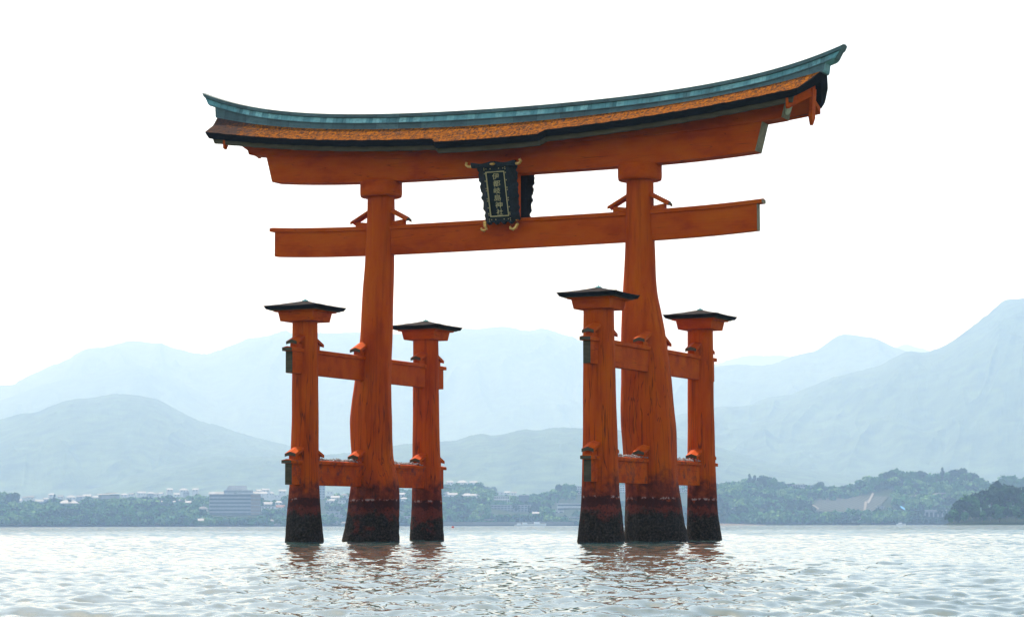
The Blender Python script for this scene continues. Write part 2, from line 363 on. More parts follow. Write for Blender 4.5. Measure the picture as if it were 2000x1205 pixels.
for k, key in enumerate(('LN', 'RN', 'LF', 'RF')):
    o, cx, cy = pillar(key, 'sleeve_post', 20+k)
    def sq(zr):      # stack of square rings (z, half)
        mb = MB(); vs = []
        for z, h in zr: vs += [(cx-h, cy-h, z), (cx+h, cy-h, z), (cx+h, cy+h, z), (cx-h, cy+h, z)]
        fs = [(4*i+a, 4*i+(a+1) % 4, 4*i+4+(a+1) % 4, 4*i+4+a) for i in range(len(zr)-1) for a in range(4)]
        return mb.add(vs, fs+[(3, 2, 1, 0), tuple(4*(len(zr)-1)+a for a in range(4))])
    sq([(7.48, 0.62), (7.80, 0.68)]).build('cap_block', M_PAINT, o, 0.012)
    sq([(7.795, 0.78), (7.84, 0.80)]).build('eave_board', M_PAINT, o)
    sq([(7.835, 0.87), (7.885, 0.90)]).build('eave_moulding', M_OLIVE, o)
    # little bark roof, eaves lifted at the corners, slopes slightly hollow
    n_ = 16; vs = []; fs = []
    def zt(u, v):
        d = max(abs(u), abs(v)); base = 8.215-0.245*(d**0.92)
        return base+0.022*(abs(u*v)**2)*d
    for j in range(n_+1):
        for i in range(n_+1):
            u, v = -1+2*i/n_, -1+2*j/n_; vs.append((cx+1.04*u, cy+1.04*v, zt(u, v)+random.uniform(-.006, .006)))
    g0 = len(vs)
    for j in range(n_+1):
        for i in range(n_+1):
            u, v = -1+2*i/n_, -1+2*j/n_; d = max(abs(u), abs(v))
            vs.append((cx+0.97*u, cy+0.97*v, zt(u, v)-0.12 if d > 0.9 else 7.9))
    idx = lambda i, j, b=0: b+j*(n_+1)+i
    mi = []
    for j in range(n_):
        for i in range(n_):
            fs.append((idx(i, j), idx(i+1, j), idx(i+1, j+1), idx(i, j+1))); mi.append(0)
            fs.append((idx(i, j, g0), idx(i, j+1, g0), idx(i+1, j+1, g0), idx(i+1, j, g0))); mi.append(1)
    for i in range(n_):
        for a, c_ in (((i, 0), (i+1, 0)), ((n_, i), (n_, i+1)), ((i+1, n_), (i, n_)), ((0, i+1), (0, i))):
            fs.append((idx(*a), idx(*a, g0), idx(*c_, g0), idx(*c_))); mi.append(1)
    MB().add(vs, fs, mi).build('cap_roof', [M_SLATE, M_EAVE], o)
    MB().lathe([(8.17, cx, cy, 0.13), (8.225, cx, cy, 0.09), (8.24, cx, cy, 0.03), (8.275, cx, cy, 0.012)], 12).build('finial', M_VERD, o)

# ---- lintels
def zshim(key, x): return {'b': sb(x), 't': sb(x)+0.98}[key]
lo = sweep(MB(), [(-0.33,'b',0,9.27),(0.33,'b',0,9.27),(0.35,'t',0,9.53),(-0.35,'t',0,9.53)], zshim, XS)
weld(lo.build('lower_lintel', M_PAINT, gate))
lower = [c for c in children(gate) if c.name.startswith('lower_lintel')][0]
def zkas(key, x): return {'b': sb(x)+0.955, 't': et(x)+0.34}[key]
up = sweep(MB(), [(-0.40,'b',0,10.22),(0.40,'b',0,10.22),(0.42,'t',0,10.50),(-0.42,'t',0,10.50)], zkas, XS)
upper = weld(up.build('upper_lintel', M_PAINT, gate))
def endplate(parent, x0, x1, y, z0, z1, s, name='end_plate', m=None):
    t = 0.015*s
    p = [(s*x0,-y,z0),(s*x0+t,-y,z0),(s*x0+t,y,z0),(s*x0,y,z0),(s*x1,-y,z1),(s*x1+t,-y,z1),(s*x1+t,y,z1),(s*x1,y,z1)]
    return MB().hexa(p).build(name, m or M_PALE, parent)
for s in (1, -1):
    endplate(lower, 9.272, 9.525, 0.325, sb(9.27*s)+0.01, sb(9.5*s)+0.95, s)
    endplate(upper, 10.225, 10.47, 0.395, sb(10.2*s)+0.975, et(10.4*s)+0.28, s)
    # round crest on the end of the upper lintel
    zc = sb(10.3*s)+1.36; vs = []; k_ = 28
    for dx, r in ((0.0, 0.27), (0.05, 0.27), (0.07, 0.23)):
        for a in range(k_):
            w = 2*math.pi*a/k_; zz = zc+r*math.sin(w); z0_, z1_ = sb(10.2*s)+0.975, et(10.4*s)+0.28
            vs.append((s*(10.235+dx+0.245*(zz-z0_)/(z1_-z0_)), r*0.95*math.cos(w), zz))
    fs = [(i*k_+a, i*k_+(a+1) % k_, (i+1)*k_+(a+1) % k_, (i+1)*k_+a) for i in range(2) for a in range(k_)]+[tuple(range(2*k_, 3*k_))]
    MB().add(vs, fs).build('round_crest', M_CREST, upper)

# ---- roof
def zroof(key, x): return {'c': cb(x), 'e': et(x), 'm': 0.5*(cb(x)+et(x))}[key]
def warp(x, y, z, key):
    if key in 'em' and -2.15 < x < 2.02:
        y *= 1.12 if key == 'e' else 1.05; z -= 0.15 if key == 'e' else 0.05
    elif key == 'e':
        z += 0.012*math.sin(x*9.1)*math.sin(x*2.3+1)
    return y, z
XR = sorted(XS+[-2.14/11.3, -2.16/11.3, 2.01/11.3, 2.03/11.3, 2.0/11.3])
thx = sweep(MB(), [(-1.50,'e',0.0,11.30),(-0.92,'m',-0.02,11.45),(-0.30,'c',0.03,11.62),(0.30,'c',0.03,11.62),(0.92,'m',-0.02,11.45),(1.50,'e',0.0,11.30),
    (1.45,'e',-0.10,11.27),(1.38,'e',-0.22,11.2),(0.0,'c',-0.30,11.5),(-1.38,'e',-0.22,11.2),(-1.45,'e',-0.10,11.27)], zroof, XR,
    [0,0,0,0,0,1,1,1,1,1,1], warp=warp, shift=-0.13)
thatch = weld(thx.build('thatched_roof', [M_THATCH, M_EAVE], gate))
for s in (1, -1):
    e = sweep(MB(), [(s*-1.32,'e',-0.21,11.08),(s*-1.30,'e',-0.37,11.02),(s*-1.18,'e',-0.37,11.02),(s*-1.18,'e',-0.15,11.08)], zroof, XR, warp=warp, shift=-0.13)
    weld(e.build('eave_board', M_OLIVE, thatch))
sof = sweep(MB(), [(-1.19,'e',-0.30,10.85),(-0.35,'e',0.05,10.85),(-0.35,'e',0.12,10.85),(-1.19,'e',-0.2,10.85)], zroof, XS)
weld(sof.build('soffit', M_PAINT, thatch))
sof = sweep(MB(), [(1.33,'e',-0.42,11.05),(0.35,'e',0.02,11.05),(0.35,'e',0.12,11.05),(1.33,'e',-0.2,11.05)], zroof, XS)
weld(sof.build('soffit', M_PAINT, thatch))
# copper ridge
def zc(key, x): return {'t': ct(x), 'c': cb(x)}[key]
rd = sweep(MB(), [(0.0,'t',0.02,12.36),(-0.24,'t',0.0,12.34),(-0.27,'t',-0.02,12.33),(-0.27,'t',-0.14,12.26),(-0.20,'t',-0.145,12.25),(-0.20,'t',-0.36,12.08),(0.20,'t',-0.36,12.08),(0.20,'t',-0.145,12.25),(0.27,'t',-0.14,12.26),(0.27,'t',-0.02,12.33),(0.24,'t',0.0,12.34)], zc, XS)
ridge = weld(rd.build('copper_ridge', M_CU1, gate))
rd = sweep(MB(), [(-0.22,'t',-0.155,12.22),(-0.29,'t',-0.345,12.06),(-0.345,'t',-0.35,12.02),(-0.345,'t',-0.38,11.95),(-0.31,'t',-0.385,11.74),(-0.34,'c',0.03,11.70),(-0.38,'c',-0.03,11.66),
    (0.38,'c',-0.03,11.66),(0.34,'c',0.03,11.70),(0.31,'t',-0.385,11.74),(0.345,'t',-0.38,11.95),(0.345,'t',-0.35,12.02),(0.29,'t',-0.345,12.06),(0.22,'t',-0.155,12.22)], zc, XS,
    [0,1,1,1,1,1,1,1,1,1,1,1,0,0])
weld(rd.build('tiled_skirt', [M_CU2, M_CU1], ridge))

# ---- gable ends: barge boards and a pendant
for s in (1, -1):
    for q in (1, -1):
        xe, xa = 10.78, 11.30
        za, ze = cb(s*11.3)-0.30, et(s*10.9)-0.36
        f = [(xe, 1.32, ze-0.16), (xe, 1.32, ze+0.14), (xa, 0.0, za), (xa, 0.0, za-0.34), (xe-0.02, 1.22, ze-0.22)]
        vs = [(s*(a-0.09), q*b_, c) for a, b_, c in f]+[(s*a, q*b_, c) for a, b_, c in f]
        nn = len(f)
        MB().add(vs, [tuple(range(nn)), tuple(range(nn, 2*nn))[::-1]]+[(i, (i+1) % nn, nn+(i+1) % nn, nn+i) for i in range(nn)]).build('barge_board', M_PAINT, thatch, 0.008)
    za = cb(s*11.3)-0.45
    pl_ = 1.0 if s > 0 else 0.25
    out = [(-0.19, za), (0.19, za), (0.17, za-0.8*pl_), (0.21, za-0.95*pl_), (0.0, za-1.22*pl_), (-0.21, za-0.95*pl_), (-0.17, za-0.8*pl_)]
    xo = lambda z: 11.16-0.06*(za-z)
    vs = [(s*(xo(z)), y, z) for y, z in out]+[(s*(xo(z)+0.12), y, z) for y, z in out]; nn = len(out)
    MB().add(vs, [tuple(range(nn)), tuple(range(nn, 2*nn))[::-1]]+[(i, (i+1) % nn, nn+(i+1) % nn, nn+i) for i in range(nn)]).build('gable_pendant', M_PAINT, thatch, 0.008)
    # purlin ends behind the barge boards
    MB().box((min(s*10.3, s*11.2), -0.16, et(s*10.8)-0.02), (max(s*10.3, s*11.2), 0.16, et(s*10.8)+0.30)).build('purlin', M_PAINT, thatch, 0.01)

# ---- long tie beam through the main pillars
def zn(key, x): return nk(x)
tb = sweep(MB(), [(-0.14,'a',-1.055,9.25),(0.14,'a',-1.055,9.25),(0.14,'a',-0.14,9.25),(-0.14,'a',-0.14,9.25)], zn, XS)
tie = weld(tb.build('long_tie_beam', M_PAINT, gate))
tc_ = sweep(MB(), [(-0.20,'a',-0.155,9.44),(0.20,'a',-0.155,9.44),(0.20,'a',-0.03,9.44),(0.0,'a',0.01,9.44),(-0.20,'a',-0.03,9.44)], zn, XS)
cap_ = weld(tc_.build('beam_cap', M_PAINT, tie))
for s in (1, -1):
    endplate(tie, 9.252, 9.252, 0.137, nk(9.25)-1.05, nk(9.25)-0.157, s)
    endplate(tie, 9.442, 9.442, 0.19, nk(9.44)-0.15, nk(9.44)-0.035, s)

def wedge(P, ax, sgn, r, zb, L=0.47, rise=0.36, wid=0.20, thick=0.11, ov=0.17):
    """timber wedge with its own small sloping roof; P pillar centre, ax 0/1 the beam axis, r pillar radius there"""
    def T(a, b_, z):            # a along outward, b across
        return (P[0]+sgn*a, P[1]+b_, z) if ax == 0 else (P[0]+b_, P[1]+sgn*a, z)
    a0, a1 = r-0.18, r+L
    w = 0.11
    bl = [T(a0,-w,zb-0.01), T(a1,-w,zb-0.01), T(a1,w,zb-0.01), T(a0,w,zb-0.01), T(a0,-w,zb+0.10), T(a1,-w,zb+0.19), T(a1,w,zb+0.19), T(a0,w,zb+0.10)]
    o = MB().hexa(bl).build('wedge', M_PAINT, gate, 0.006)
    vs = []
    a2 = a1+ov
    zi, ze = zb+0.17+rise+0.10, zb+0.15
    zi = ze+(a2-a0)/(a2-r)*(rise)
    for a, z in ((a0, zi), (a2, ze)):
        for b_, dz in ((-wid, -0.06), (-wid, thick-0.075), (0, thick), (wid, thick-0.075), (wid, -0.06), (0, -0.01)):
            vs.append(T(a, b_, z+dz))
    fs = [(i, (i+1) % 6, 6+(i+1) % 6, 6+i) for i in range(6)]+[tuple(range(6)), tuple(range(6, 12))[::-1]]
    ro = MB().add(vs, fs, [0]*7+[1]).build('wedge_roof', [M_PAINT, M_OLIVE], o, 0.004)
    return o
for cx, r in ((-4.975, 0.50), (4.998, 0.478)):
    for s in (1, -1): wedge((cx, 0), 0, s, r, nk(cx)-0.005, L=0.47, rise=0.34)

# ---- sleeve ties
def cxr(key, z):
    Y, rows = PROF[key]; rows = rows[::-1]
    return np.interp(z, [q[0] for q in rows], [q[1] for q in rows]), np.interp(z, [q[0] for q in rows], [q[2] for q in rows]), Y
for side, keys in ((-1, ('LN', 'ML', 'LF')), (1, ('RN', 'MR', 'RF'))):
    for z0, z1, z2, mm in ((5.69, 6.43, 6.57, M_PAINT), (1.94, 2.66, 2.79, M_DIRTY)):
        x0 = side*5.43
        t_ = MB()
        ys = np.linspace(-5.75, 5.75, 24)
        vs = []
        for y in ys: vs += [(x0-0.13, y, z0), (x0+0.13, y, z0), (x0+0.13, y, z1), (x0-0.13, y, z1)]
        fs = [(4*i+a, 4*i+(a+1) % 4, 4*i+4+(a+1) % 4, 4*i+4+a) for i in range(23) for a in range(4)]+[(3,2,1,0), (92,93,94,95)]
        o = t_.add(vs, fs).build('sleeve_tie_beam', mm, gate, 0.006)
        vs = []
        for y in (-5.90, 5.90):
            for b_, z in ((-0.19, z1-0.012), (0.19, z1-0.012), (0.19, z2-0.03), (0, z2+0.01), (-0.19, z2-0.03)): vs.append((x0+b_, y, z))
        MB().add(vs, [(i, (i+1) % 5, 5+(i+1) % 5, 5+i) for i in range(5)]+[tuple(range(5)), tuple(range(5, 10))[::-1]]).build('beam_cap', mm, o, 0.006)
        for s in (-1, 1):
            y = s*5.752; MB().box((x0-0.127, min(y, y+s*0.012), z0+0.004), (x0+0.127, max(y, y+s*0.012), z1-0.014)).build('end_plate', M_OLIVE, o)
            y = s*5.902; MB().box((x0-0.185, min(y, y+s*0.012), z1-0.004), (x0+0.185, max(y, y+s*0.012), z2-0.035)).build('end_plate', M_OLIVE, o)
        for k in keys:
            cx, r, cy = cxr(k, z2)
            for s in (-1, 1): wedge((x0, cy), 1, s, r, z2-0.005, L=0.40 if k[0] != 'M' else 0.36, rise=0.20, wid=0.21, thick=0.12, ov=0.11)

# ---- strut between lintel and tie, behind the plaques
MB().box((-0.48, -0.13, nk(0)-0.02), (0.48, 0.13, sb(0)+0.02)).build('centre_strut', M_PAINT, gate, 0.01)

# ------------------------------------------------------------------ name plaques
def plaque(rot, label, chars, dist, lean_deg):
    root = empty('name_plaque', (0, 0, 0)); tag(root, label, 'plaque')
    H = 1.98
    # local frame: u across, w up the leaning face, n outwards
    def build(mb, name, m, par=None, bev=0): 
        return mb.build(name, m, par or root, bev)
    def box(u0, u1, w0, w1, n0, n1): return MB().box((u0, -n1, w0), (u1, -n0, w1))
    build(box(-0.34, 0.34, -0.78, 0.80, -0.02, 0.03), 'panel', M_PANEL)
    # carved frame: flaring wings with a scalloped outer edge
    fr = MB(); nseg = 46
    def wing(s):
        inner, outer, back = [], [], []
        for i in range(nseg+1):
            t = i/nseg; w = -0.98+1.96*t
            flare = 0.10*t
            sc = 0.045*abs(math.sin(t*math.pi*5.5+0.4))+0.014*math.sin(t*61)
            inner.append((s*0.44, -0.06, w)); outer.append((s*(0.63+flare+sc), 0.17+0.02*math.sin(t*40), w)); back.append((s*0.44, 0.06, w))
        vs = inner+outer+back; q = nseg+1; f = []
        for i in range(nseg): f += [(i, i+1, q+i+1, q+i), (q+i, q+i+1, 2*q+i+1, 2*q+i), (2*q+i, 2*q+i+1, i+1, i)]
        f += [(0, q, 2*q), (q-1, 2*q-1, 3*q-1)]
        fr.add(vs, f)
    wing(1); wing(-1)
    for w0, w1, up_ in ((0.80, 1.0, 1), (-0.98, -0.78, -1)):
        fr.box((-0.44, -0.06, w0), (0.44, 0.05, w1))
    fr.box((-0.44, -0.06, -0.98), (-0.34, 0.05, 1.0)); fr.box((0.34, -0.06, -0.98), (0.44, 0.05, 1.0))
    # top board and scalloped lower edge
    vs = []; nn = 24
    for i in range(nn+1):
        u = -0.84+1.68*i/nn; vs += [(u, 0.0, 0.94), (u, 0.0, 1.10+0.03*math.cos(u*7)), (u, -0.16, 1.14+0.03*math.cos(u*7)), (u, -0.16, 0.99)]
    fs = [(4*i+a, 4*i+(a+1) % 4, 4*i+4+(a+1) % 4, 4*i+4+a) for i in range(nn) for a in range(4)]+[(0, 1, 2, 3), (4*nn+3, 4*nn+2, 4*nn+1, 4*nn)]
    fr.add(vs, fs)
    for u in (-0.42, -0.14, 0.14, 0.42): fr.lathe([(-1.06, u, -0.02, 0.05), (-1.0, u, -0.02, 0.10), (-0.94, u, -0.02, 0.11)], 12)
    frame = build(fr, 'frame', M_FRAME)
    bd = MB()
    for a in ((-0.36, -0.33, -0.78, 0.80), (0.33, 0.36, -0.78, 0.80), (-0.33, 0.33, 0.77, 0.80), (-0.33, 0.33, -0.78, -0.75)):
        bd.box((a[0], -0.072, a[2]), (a[1], -0.02, a[3]))
    build(bd, 'gilt_border', M_LETTER, frame)
    for s in ((-1, 1) if rot == 0 else ()):
        for w in (-0.93, -0.86, -0.72, -0.66, -0.46, -0.22, -0.14, 0.14, 0.22, 0.48, 0.74, 0.87, 0.93):
            build(MB().lathe([(w-0.017, s*0.40, -0.064, 0.017), (w+0.017, s*0.40, -0.064, 0.017)], 8), 'stud', M_LETTER, frame)
    for u in ((-0.32, -0.16, 0.16, 0.32) if rot == 0 else ()):
        for w in (0.90, -0.88): build(MB().lathe([(w-0.017, u, -0.064, 0.017), (w+0.017, u, -0.064, 0.017)], 8), 'stud', M_LETTER, frame)
    # gilt fittings
    for s in (-1, 1):
        c = MB().tube([(s*0.78, -0.08, 1.06), (s*0.88, -0.09, 1.02), (s*0.99, -0.10, 1.04), (s*1.05, -0.10, 1.11), (s*1.03, -0.10, 1.17), (s*0.97, -0.10, 1.16)],
                      [0.05, 0.055, 0.05, 0.05, 0.045, 0.02], 10)
        build(c, 'gilt_scroll', M_GOLD)
        c = MB().tube([(s*0.62, 0.02, -0.94), (s*0.62, -0.02, -1.08), (s*0.56, -0.06, -1.20), (s*0.55-0.08, -0.10, -1.25), (s*0.55-0.17, -0.12, -1.20), (s*0.55-0.18, -0.12, -1.13)],
                      [0.07, 0.07, 0.065, 0.06, 0.05, 0.03], 10)
        build(c, 'gilt_foot', M_GOLD)
    c = MB().lathe([(1.02, 0, -0.17, 0.03), (1.05, 0, -0.18, 0.09), (1.09, 0, -0.18, 0.11), (1.13, 0, -0.17, 0.05)], 12)
    build(c, 'gilt_boss', M_GOLD)
    # lettering
    V_, F_ = [], []
    for k_, ch in enumerate(chars):
        cu = bpy.data.curves.new('character', 'FONT'); cu.body = ch; cu.size = 0.3; cu.extrude = 0.006; cu.resolution_u = 3
        to = bpy.data.objects.new('character_source', cu); COL.objects.link(to)
        dg = bpy.context.evaluated_depsgraph_get(); dg.update()
        me = bpy.data.meshes.new_from_object(to.evaluated_get(dg)); bpy.data.objects.remove(to)
        P_ = np.array([tuple(v.co) for v in me.vertices])
        if not len(P_): continue
        lo_, hi_ = P_.min(0), P_.max(0); pitch = 1.50/len(chars); hh = pitch*0.86; ww = min(0.30, hh*1.2)
        u = (P_[:, 0]-(lo_[0]+hi_[0])/2)/(hi_[0]-lo_[0])*ww*(1+0.06*math.sin(k_*2.1)); w_ = (P_[:, 1]-(lo_[1]+hi_[1])/2)/(hi_[1]-lo_[1])*hh
        u = u+0.10*w_+0.012*math.sin(k_*1.7)            # a slight brush slant
        off = len(V_); V_ += [(a_, -0.038-c_, 0.75-pitch*(k_+0.5)+b_) for a_, b_, c_ in zip(u, w_, P_[:, 2])]
        F_ += [[off+i_ for i_ in p.vertices] for p in me.polygons]
    me = bpy.data.meshes.new('lettering'); me.from_pydata(V_, [], F_); me.materials.append(M_LETTER)
    lo_ = bpy.data.objects.new('lettering', me); COL.objects.link(lo_); lo_.parent = root
    lean = math.radians(lean_deg)
    root.matrix_world = (Matrix.Rotation(rot, 4, 'Z') @ Matrix.Translation((0.0, -dist, 12.03)) @ Matrix.Rotation(lean, 4, 'X'))
    # brackets back to the beams
    return root
plaque(0, 'black carved name plaque with gold lettering on the near side of the gate', ['伊', '都', '岐', '島', '神', '社'], 0.74, 15)
plaque(math.pi, 'back of the second black plaque on the far side of the gate, partly hidden', ['嚴', '島', '神', '社'], 0.80, 8)

# ---- pebbles thrown onto the lower tie beams
rg = np.random.default_rng(5)
for side, yr, lab in ((-1, (-4.0, -0.9), 'pebbles piled on the lower tie beam between the near left post and the left pillar'),
                      (-1, (0.9, 4.0), 'pebbles piled on the lower tie beam between the left pillar and the far left post'),
                      (1, (-4.0, -0.95), 'pebbles piled on the lower tie beam between the near right post and the right pillar'),
                      (1, (0.95, 4.05), 'pebbles piled on the lower tie beam between the right pillar and the far right post')):
    mb = MB()
    for k in range(230):
        x = side*5.43+rg.normal(0, 0.085); y = rg.uniform(*yr); 
        hgt = 0.05+0.05*math.sin(y*2.7+side)**2
        z = 2.80+rg.uniform(-0.02, hgt)*max(0.0, 1-((x-side*5.43)/0.22)**2)
        r = rg.uniform(0.022, 0.05); bmx = []
        ph = rg.uniform(0.6, 1.3, 3)
        vs = [(x+r*ph[0]*a, y+r*ph[1]*b_, z+r*ph[2]*0.7*c) for a, b_, c in ((1,0,0),(0.3,0.95,0),(-0.8,0.6,0.1),(-0.8,-0.6,-0.1),(0.3,-0.95,0.1),(0,0,1),(0.1,0,-1))]
        mb.add(vs, [(0,1,5),(1,2,5),(2,3,5),(3,4,5),(4,0,5),(1,0,6),(2,1,6),(3,2,6),(4,3,6),(0,4,6)])
    o = mb.build('loose_pebbles', M_STONE); tag(o, lab, 'pebbles', kind='stuff')

#@@WATER
# ------------------------------------------------------------------ sea
def build_water():
    dr = 0.0024
    R = [0.0, 1.5, 4.0, 7.0]
    r = 10.0
    while r < 160: R.append(r); r *= 1+dr
    while r < 4200: R.append(r); r *= 1+dr*min(4.0, 1+3*(r-160)/500)
    while r < 16000: R.append(r); r *= 1.12
    R = np.array(R[1:])
    half = 0.30; da = 0.0010
    A = np.r_[np.arange(-half, half, da), np.linspace(half, 2*math.pi-half, 60)[:-1]]
    A = A+YAW
    rr, aa = np.meshgrid(R, A, indexing='ij')
    x = CAM[0]+rr*np.sin(aa); y = CAM[1]+rr*np.cos(aa)
    cell = np.maximum(rr*dr*1.0, 0.02); cell = np.where(rr > 160, rr*dr*np.minimum(4.0, 1+3*(rr-160)/500), cell)
    cell = np.where(rr < 10, 3.0, cell)
    ang = (aa-YAW+math.pi) % (2*math.pi)-math.pi
    cell = np.where(np.abs(ang) > half, 50.0, cell)
    z = np.zeros_like(x); rgw = np.random.default_rng(11)
    lam = np.exp(np.linspace(math.log(0.13), math.log(6.5), 96))
    main = YAW+math.radians(24)                # travel direction of the wavelets
    for L in lam:
        th = main+rgw.normal(0, 0.85); k = 2*math.pi/L; p = rgw.uniform(0, 6.283)
        sl_ = 0.040*(1.0 if L < 0.6 else (0.6/L)**1.15)*(1.0 if L > 0.25 else (L/0.25)**0.4)
        w = np.clip((L/cell-2.2)/1.8, 0, 1)
        ph = k*(x*math.sin(th)+y*math.cos(th))+p+0.9*np.sin(0.11*x/L**0.5+0.07*y+p)
        s_ = np.sin(ph)
        z += w*sl_/k*(s_-0.42*np.cos(2*ph)-0.12*np.sin(3*ph))
    for c0, c1, r0 in ((-5.39, 0, 0.99), (5.52, 0, 1.08), (-5.42, -4.66, 0.65), (5.44, -4.66, 0.78), (-5.45, 4.66, 0.65), (5.53, 4.66, 0.63)):
        q_ = np.hypot(x-c0, y-c1)-r0; z += np.where(q_ > -0.2, 0.016*np.exp(-np.maximum(q_, 0)/1.3)*np.cos(2*math.pi*q_/0.75), 0)
    patch = 0.78+0.35*np.sin(0.021*x+0.013*y+1)*np.sin(0.05*y-0.017*x)+0.12*np.sin(0.19*x+0.11*y)
    z *= np.clip(patch, 0.45, 1.3)
    nr, na = rr.shape
    verts = np.stack([x, y, z], -1).reshape(-1, 3)
    verts = np.vstack([verts, [[CAM[0], CAM[1], 0]]])
    i, j = np.meshgrid(np.arange(nr-1), np.arange(na), indexing='ij'); j2 = (j+1) % na
    q = np.stack([i*na+j, i*na+j2, (i+1)*na+j2, (i+1)*na+j], -1).reshape(-1, 4)
    tri = np.stack([np.full(na, nr*na), (np.arange(na)+1) % na, np.arange(na)], -1)
    me = bpy.data.meshes.new('water')
    me.vertices.add(len(verts)); me.vertices.foreach_set('co', verts.ravel())
    nl = q.size+tri.size; me.loops.add(nl); me.loops.foreach_set('vertex_index', np.r_[q[:, ::-1].ravel(), tri.ravel()].astype(np.int32))
    npoly = len(q)+len(tri); me.polygons.add(npoly)
    st = np.r_[np.arange(len(q))*4, q.size+np.arange(len(tri))*3]
    me.polygons.foreach_set('loop_start', st.astype(np.int32))
    me.polygons.foreach_set('use_smooth', np.ones(npoly, bool))
    me.update(calc_edges=True); me.validate()
    o = bpy.data.objects.new('water', me); COL.objects.link(o)
    return o
water = build_water(); tag(water, kind='structure')
m, nt, b = mat('sea_water'); n = N(nt)
b.inputs['Base Color'].default_value = (0.05, 0.095, 0.085, 1); b.inputs['Roughness'].default_value = 0.03
b.inputs['IOR'].default_value = 1.333
geo = n.node('ShaderNodeNewGeometry')
pos = n.node('ShaderNodeTexCoord').outputs['Object']
def slope(scale, amp, seed):
    mp = n.node('ShaderNodeMapping'); nt.links.new(pos, mp.inputs[0]); mp.inputs['Location'].default_value = (seed, seed*2, 0)
    mp.inputs['Rotation'].default_value = (0, 0, 0.43); mp.inputs['Scale'].default_value = (0.6, 1, 1)
    c = n.noise(mp.outputs[0], scale, 2, 0.5, color=True)
    v = n.node('ShaderNodeVectorMath', operation='SUBTRACT'); nt.links.new(c, v.inputs[0]); v.inputs[1].default_value = (0.5, 0.5, 0.5)
    v2 = n.node('ShaderNodeVectorMath', operation='MULTIPLY'); nt.links.new(v.outputs[0], v2.inputs[0]); v2.inputs[1].default_value = (amp, amp, 0)
    return v2.outputs[0]
# fine ripples, plus longer wavelets that take over where the mesh grows too coarse to carry them
cdv = n.node('ShaderNodeVectorMath', operation='DISTANCE'); nt.links.new(geo.outputs['Position'], cdv.inputs[0]); cdv.inputs[1].default_value = tuple(CAM)
far = n.step(cdv.outputs['Value'], 35.0, 420.0)
acc = slope(8, 0.12, 3)
mid = n.node('ShaderNodeVectorMath', operation='SCALE'); nt.links.new(slope(2.6, 1.35, 9), mid.inputs[0])
nt.links.new(n.math('ADD', 0.03, n.math('MULTIPLY', far, 0.97)), mid.inputs['Scale'])
big = n.node('ShaderNodeVectorMath', operation='SCALE'); nt.links.new(slope(0.22, 0.55, 21), big.inputs[0]); nt.links.new(far, big.inputs['Scale'])
a0 = n.node('ShaderNodeVectorMath', operation='ADD'); nt.links.new(acc, a0.inputs[0]); nt.links.new(big.outputs[0], a0.inputs[1])
a1 = n.node('ShaderNodeVectorMath', operation='ADD'); nt.links.new(a0.outputs[0], a1.inputs[0]); nt.links.new(mid.outputs[0], a1.inputs[1])
a2 = n.node('ShaderNodeVectorMath', operation='ADD'); nt.links.new(geo.outputs['Normal'], a2.inputs[0]); nt.links.new(a1.outputs[0], a2.inputs[1])
a3 = n.node('ShaderNodeVectorMath', operation='NORMALIZE'); nt.links.new(a2.outputs[0], a3.inputs[0])
nt.links.new(a3.outputs[0], b.inputs['Normal'])
water.data.materials.append(m)
# ------------------------------------------------------------------ land
M_WOODHILL = simple('forested_hillside', (0.008, 0.02, 0.010), (0.085, 0.13, 0.055), 0.012, 0.95, 0)
M_SHORE = simple('scrub_ground', (0.008, 0.02, 0.008), (0.03, 0.045, 0.02), 0.03, 0.95, 0)

class Nz:
    """smooth 1/2-D value noise"""
    def __init__(s, seed): s.t = np.random.default_rng(seed).uniform(-1, 1, (256, 256))
    def __call__(s, x, y=0.0):
        x = np.asarray(x, float)+1000; y = np.asarray(y, float)+1000*np.ones_like(x)
        xi, yi = np.floor(x).astype(int), np.floor(y).astype(int); fx, fy = x-xi, y-yi
        fx = fx*fx*(3-2*fx); fy = fy*fy*(3-2*fy); T = lambda a, b: s.t[a % 256, b % 256]
        return (T(xi, yi)*(1-fx)+T(xi+1, yi)*fx)*(1-fy)+(T(xi, yi+1)*(1-fx)+T(xi+1, yi+1)*fx)*fy
nz = Nz(3)
def az_of(px): return YAW+np.arctan((np.asarray(px, float)-1000)/FPX)
def hor(px): return 1027.5-0.0025*(np.asarray(px, float)-1000)

def grid_mesh(name, V, m, smooth=False):
    n1, n2 = V.shape[:2]
    i, j = np.meshgrid(np.arange(n1-1), np.arange(n2-1), indexing='ij')
    q = np.stack([i*n2+j, i*n2+j+1, (i+1)*n2+j+1, (i+1)*n2+j], -1).reshape(-1, 4)
    me = bpy.data.meshes.new(name); me.vertices.add(n1*n2); me.vertices.foreach_set('co', V.reshape(-1).astype(np.float32))
    me.loops.add(q.size); me.loops.foreach_set('vertex_index', q.ravel().astype(np.int32))
    me.polygons.add(len(q)); me.polygons.foreach_set('loop_start', (np.arange(len(q))*4).astype(np.int32))
    me.polygons.foreach_set('use_smooth', np.full(len(q), smooth)); me.update(calc_edges=True); me.materials.append(m)
    o = bpy.data.objects.new(name, me); COL.objects.link(o); return o

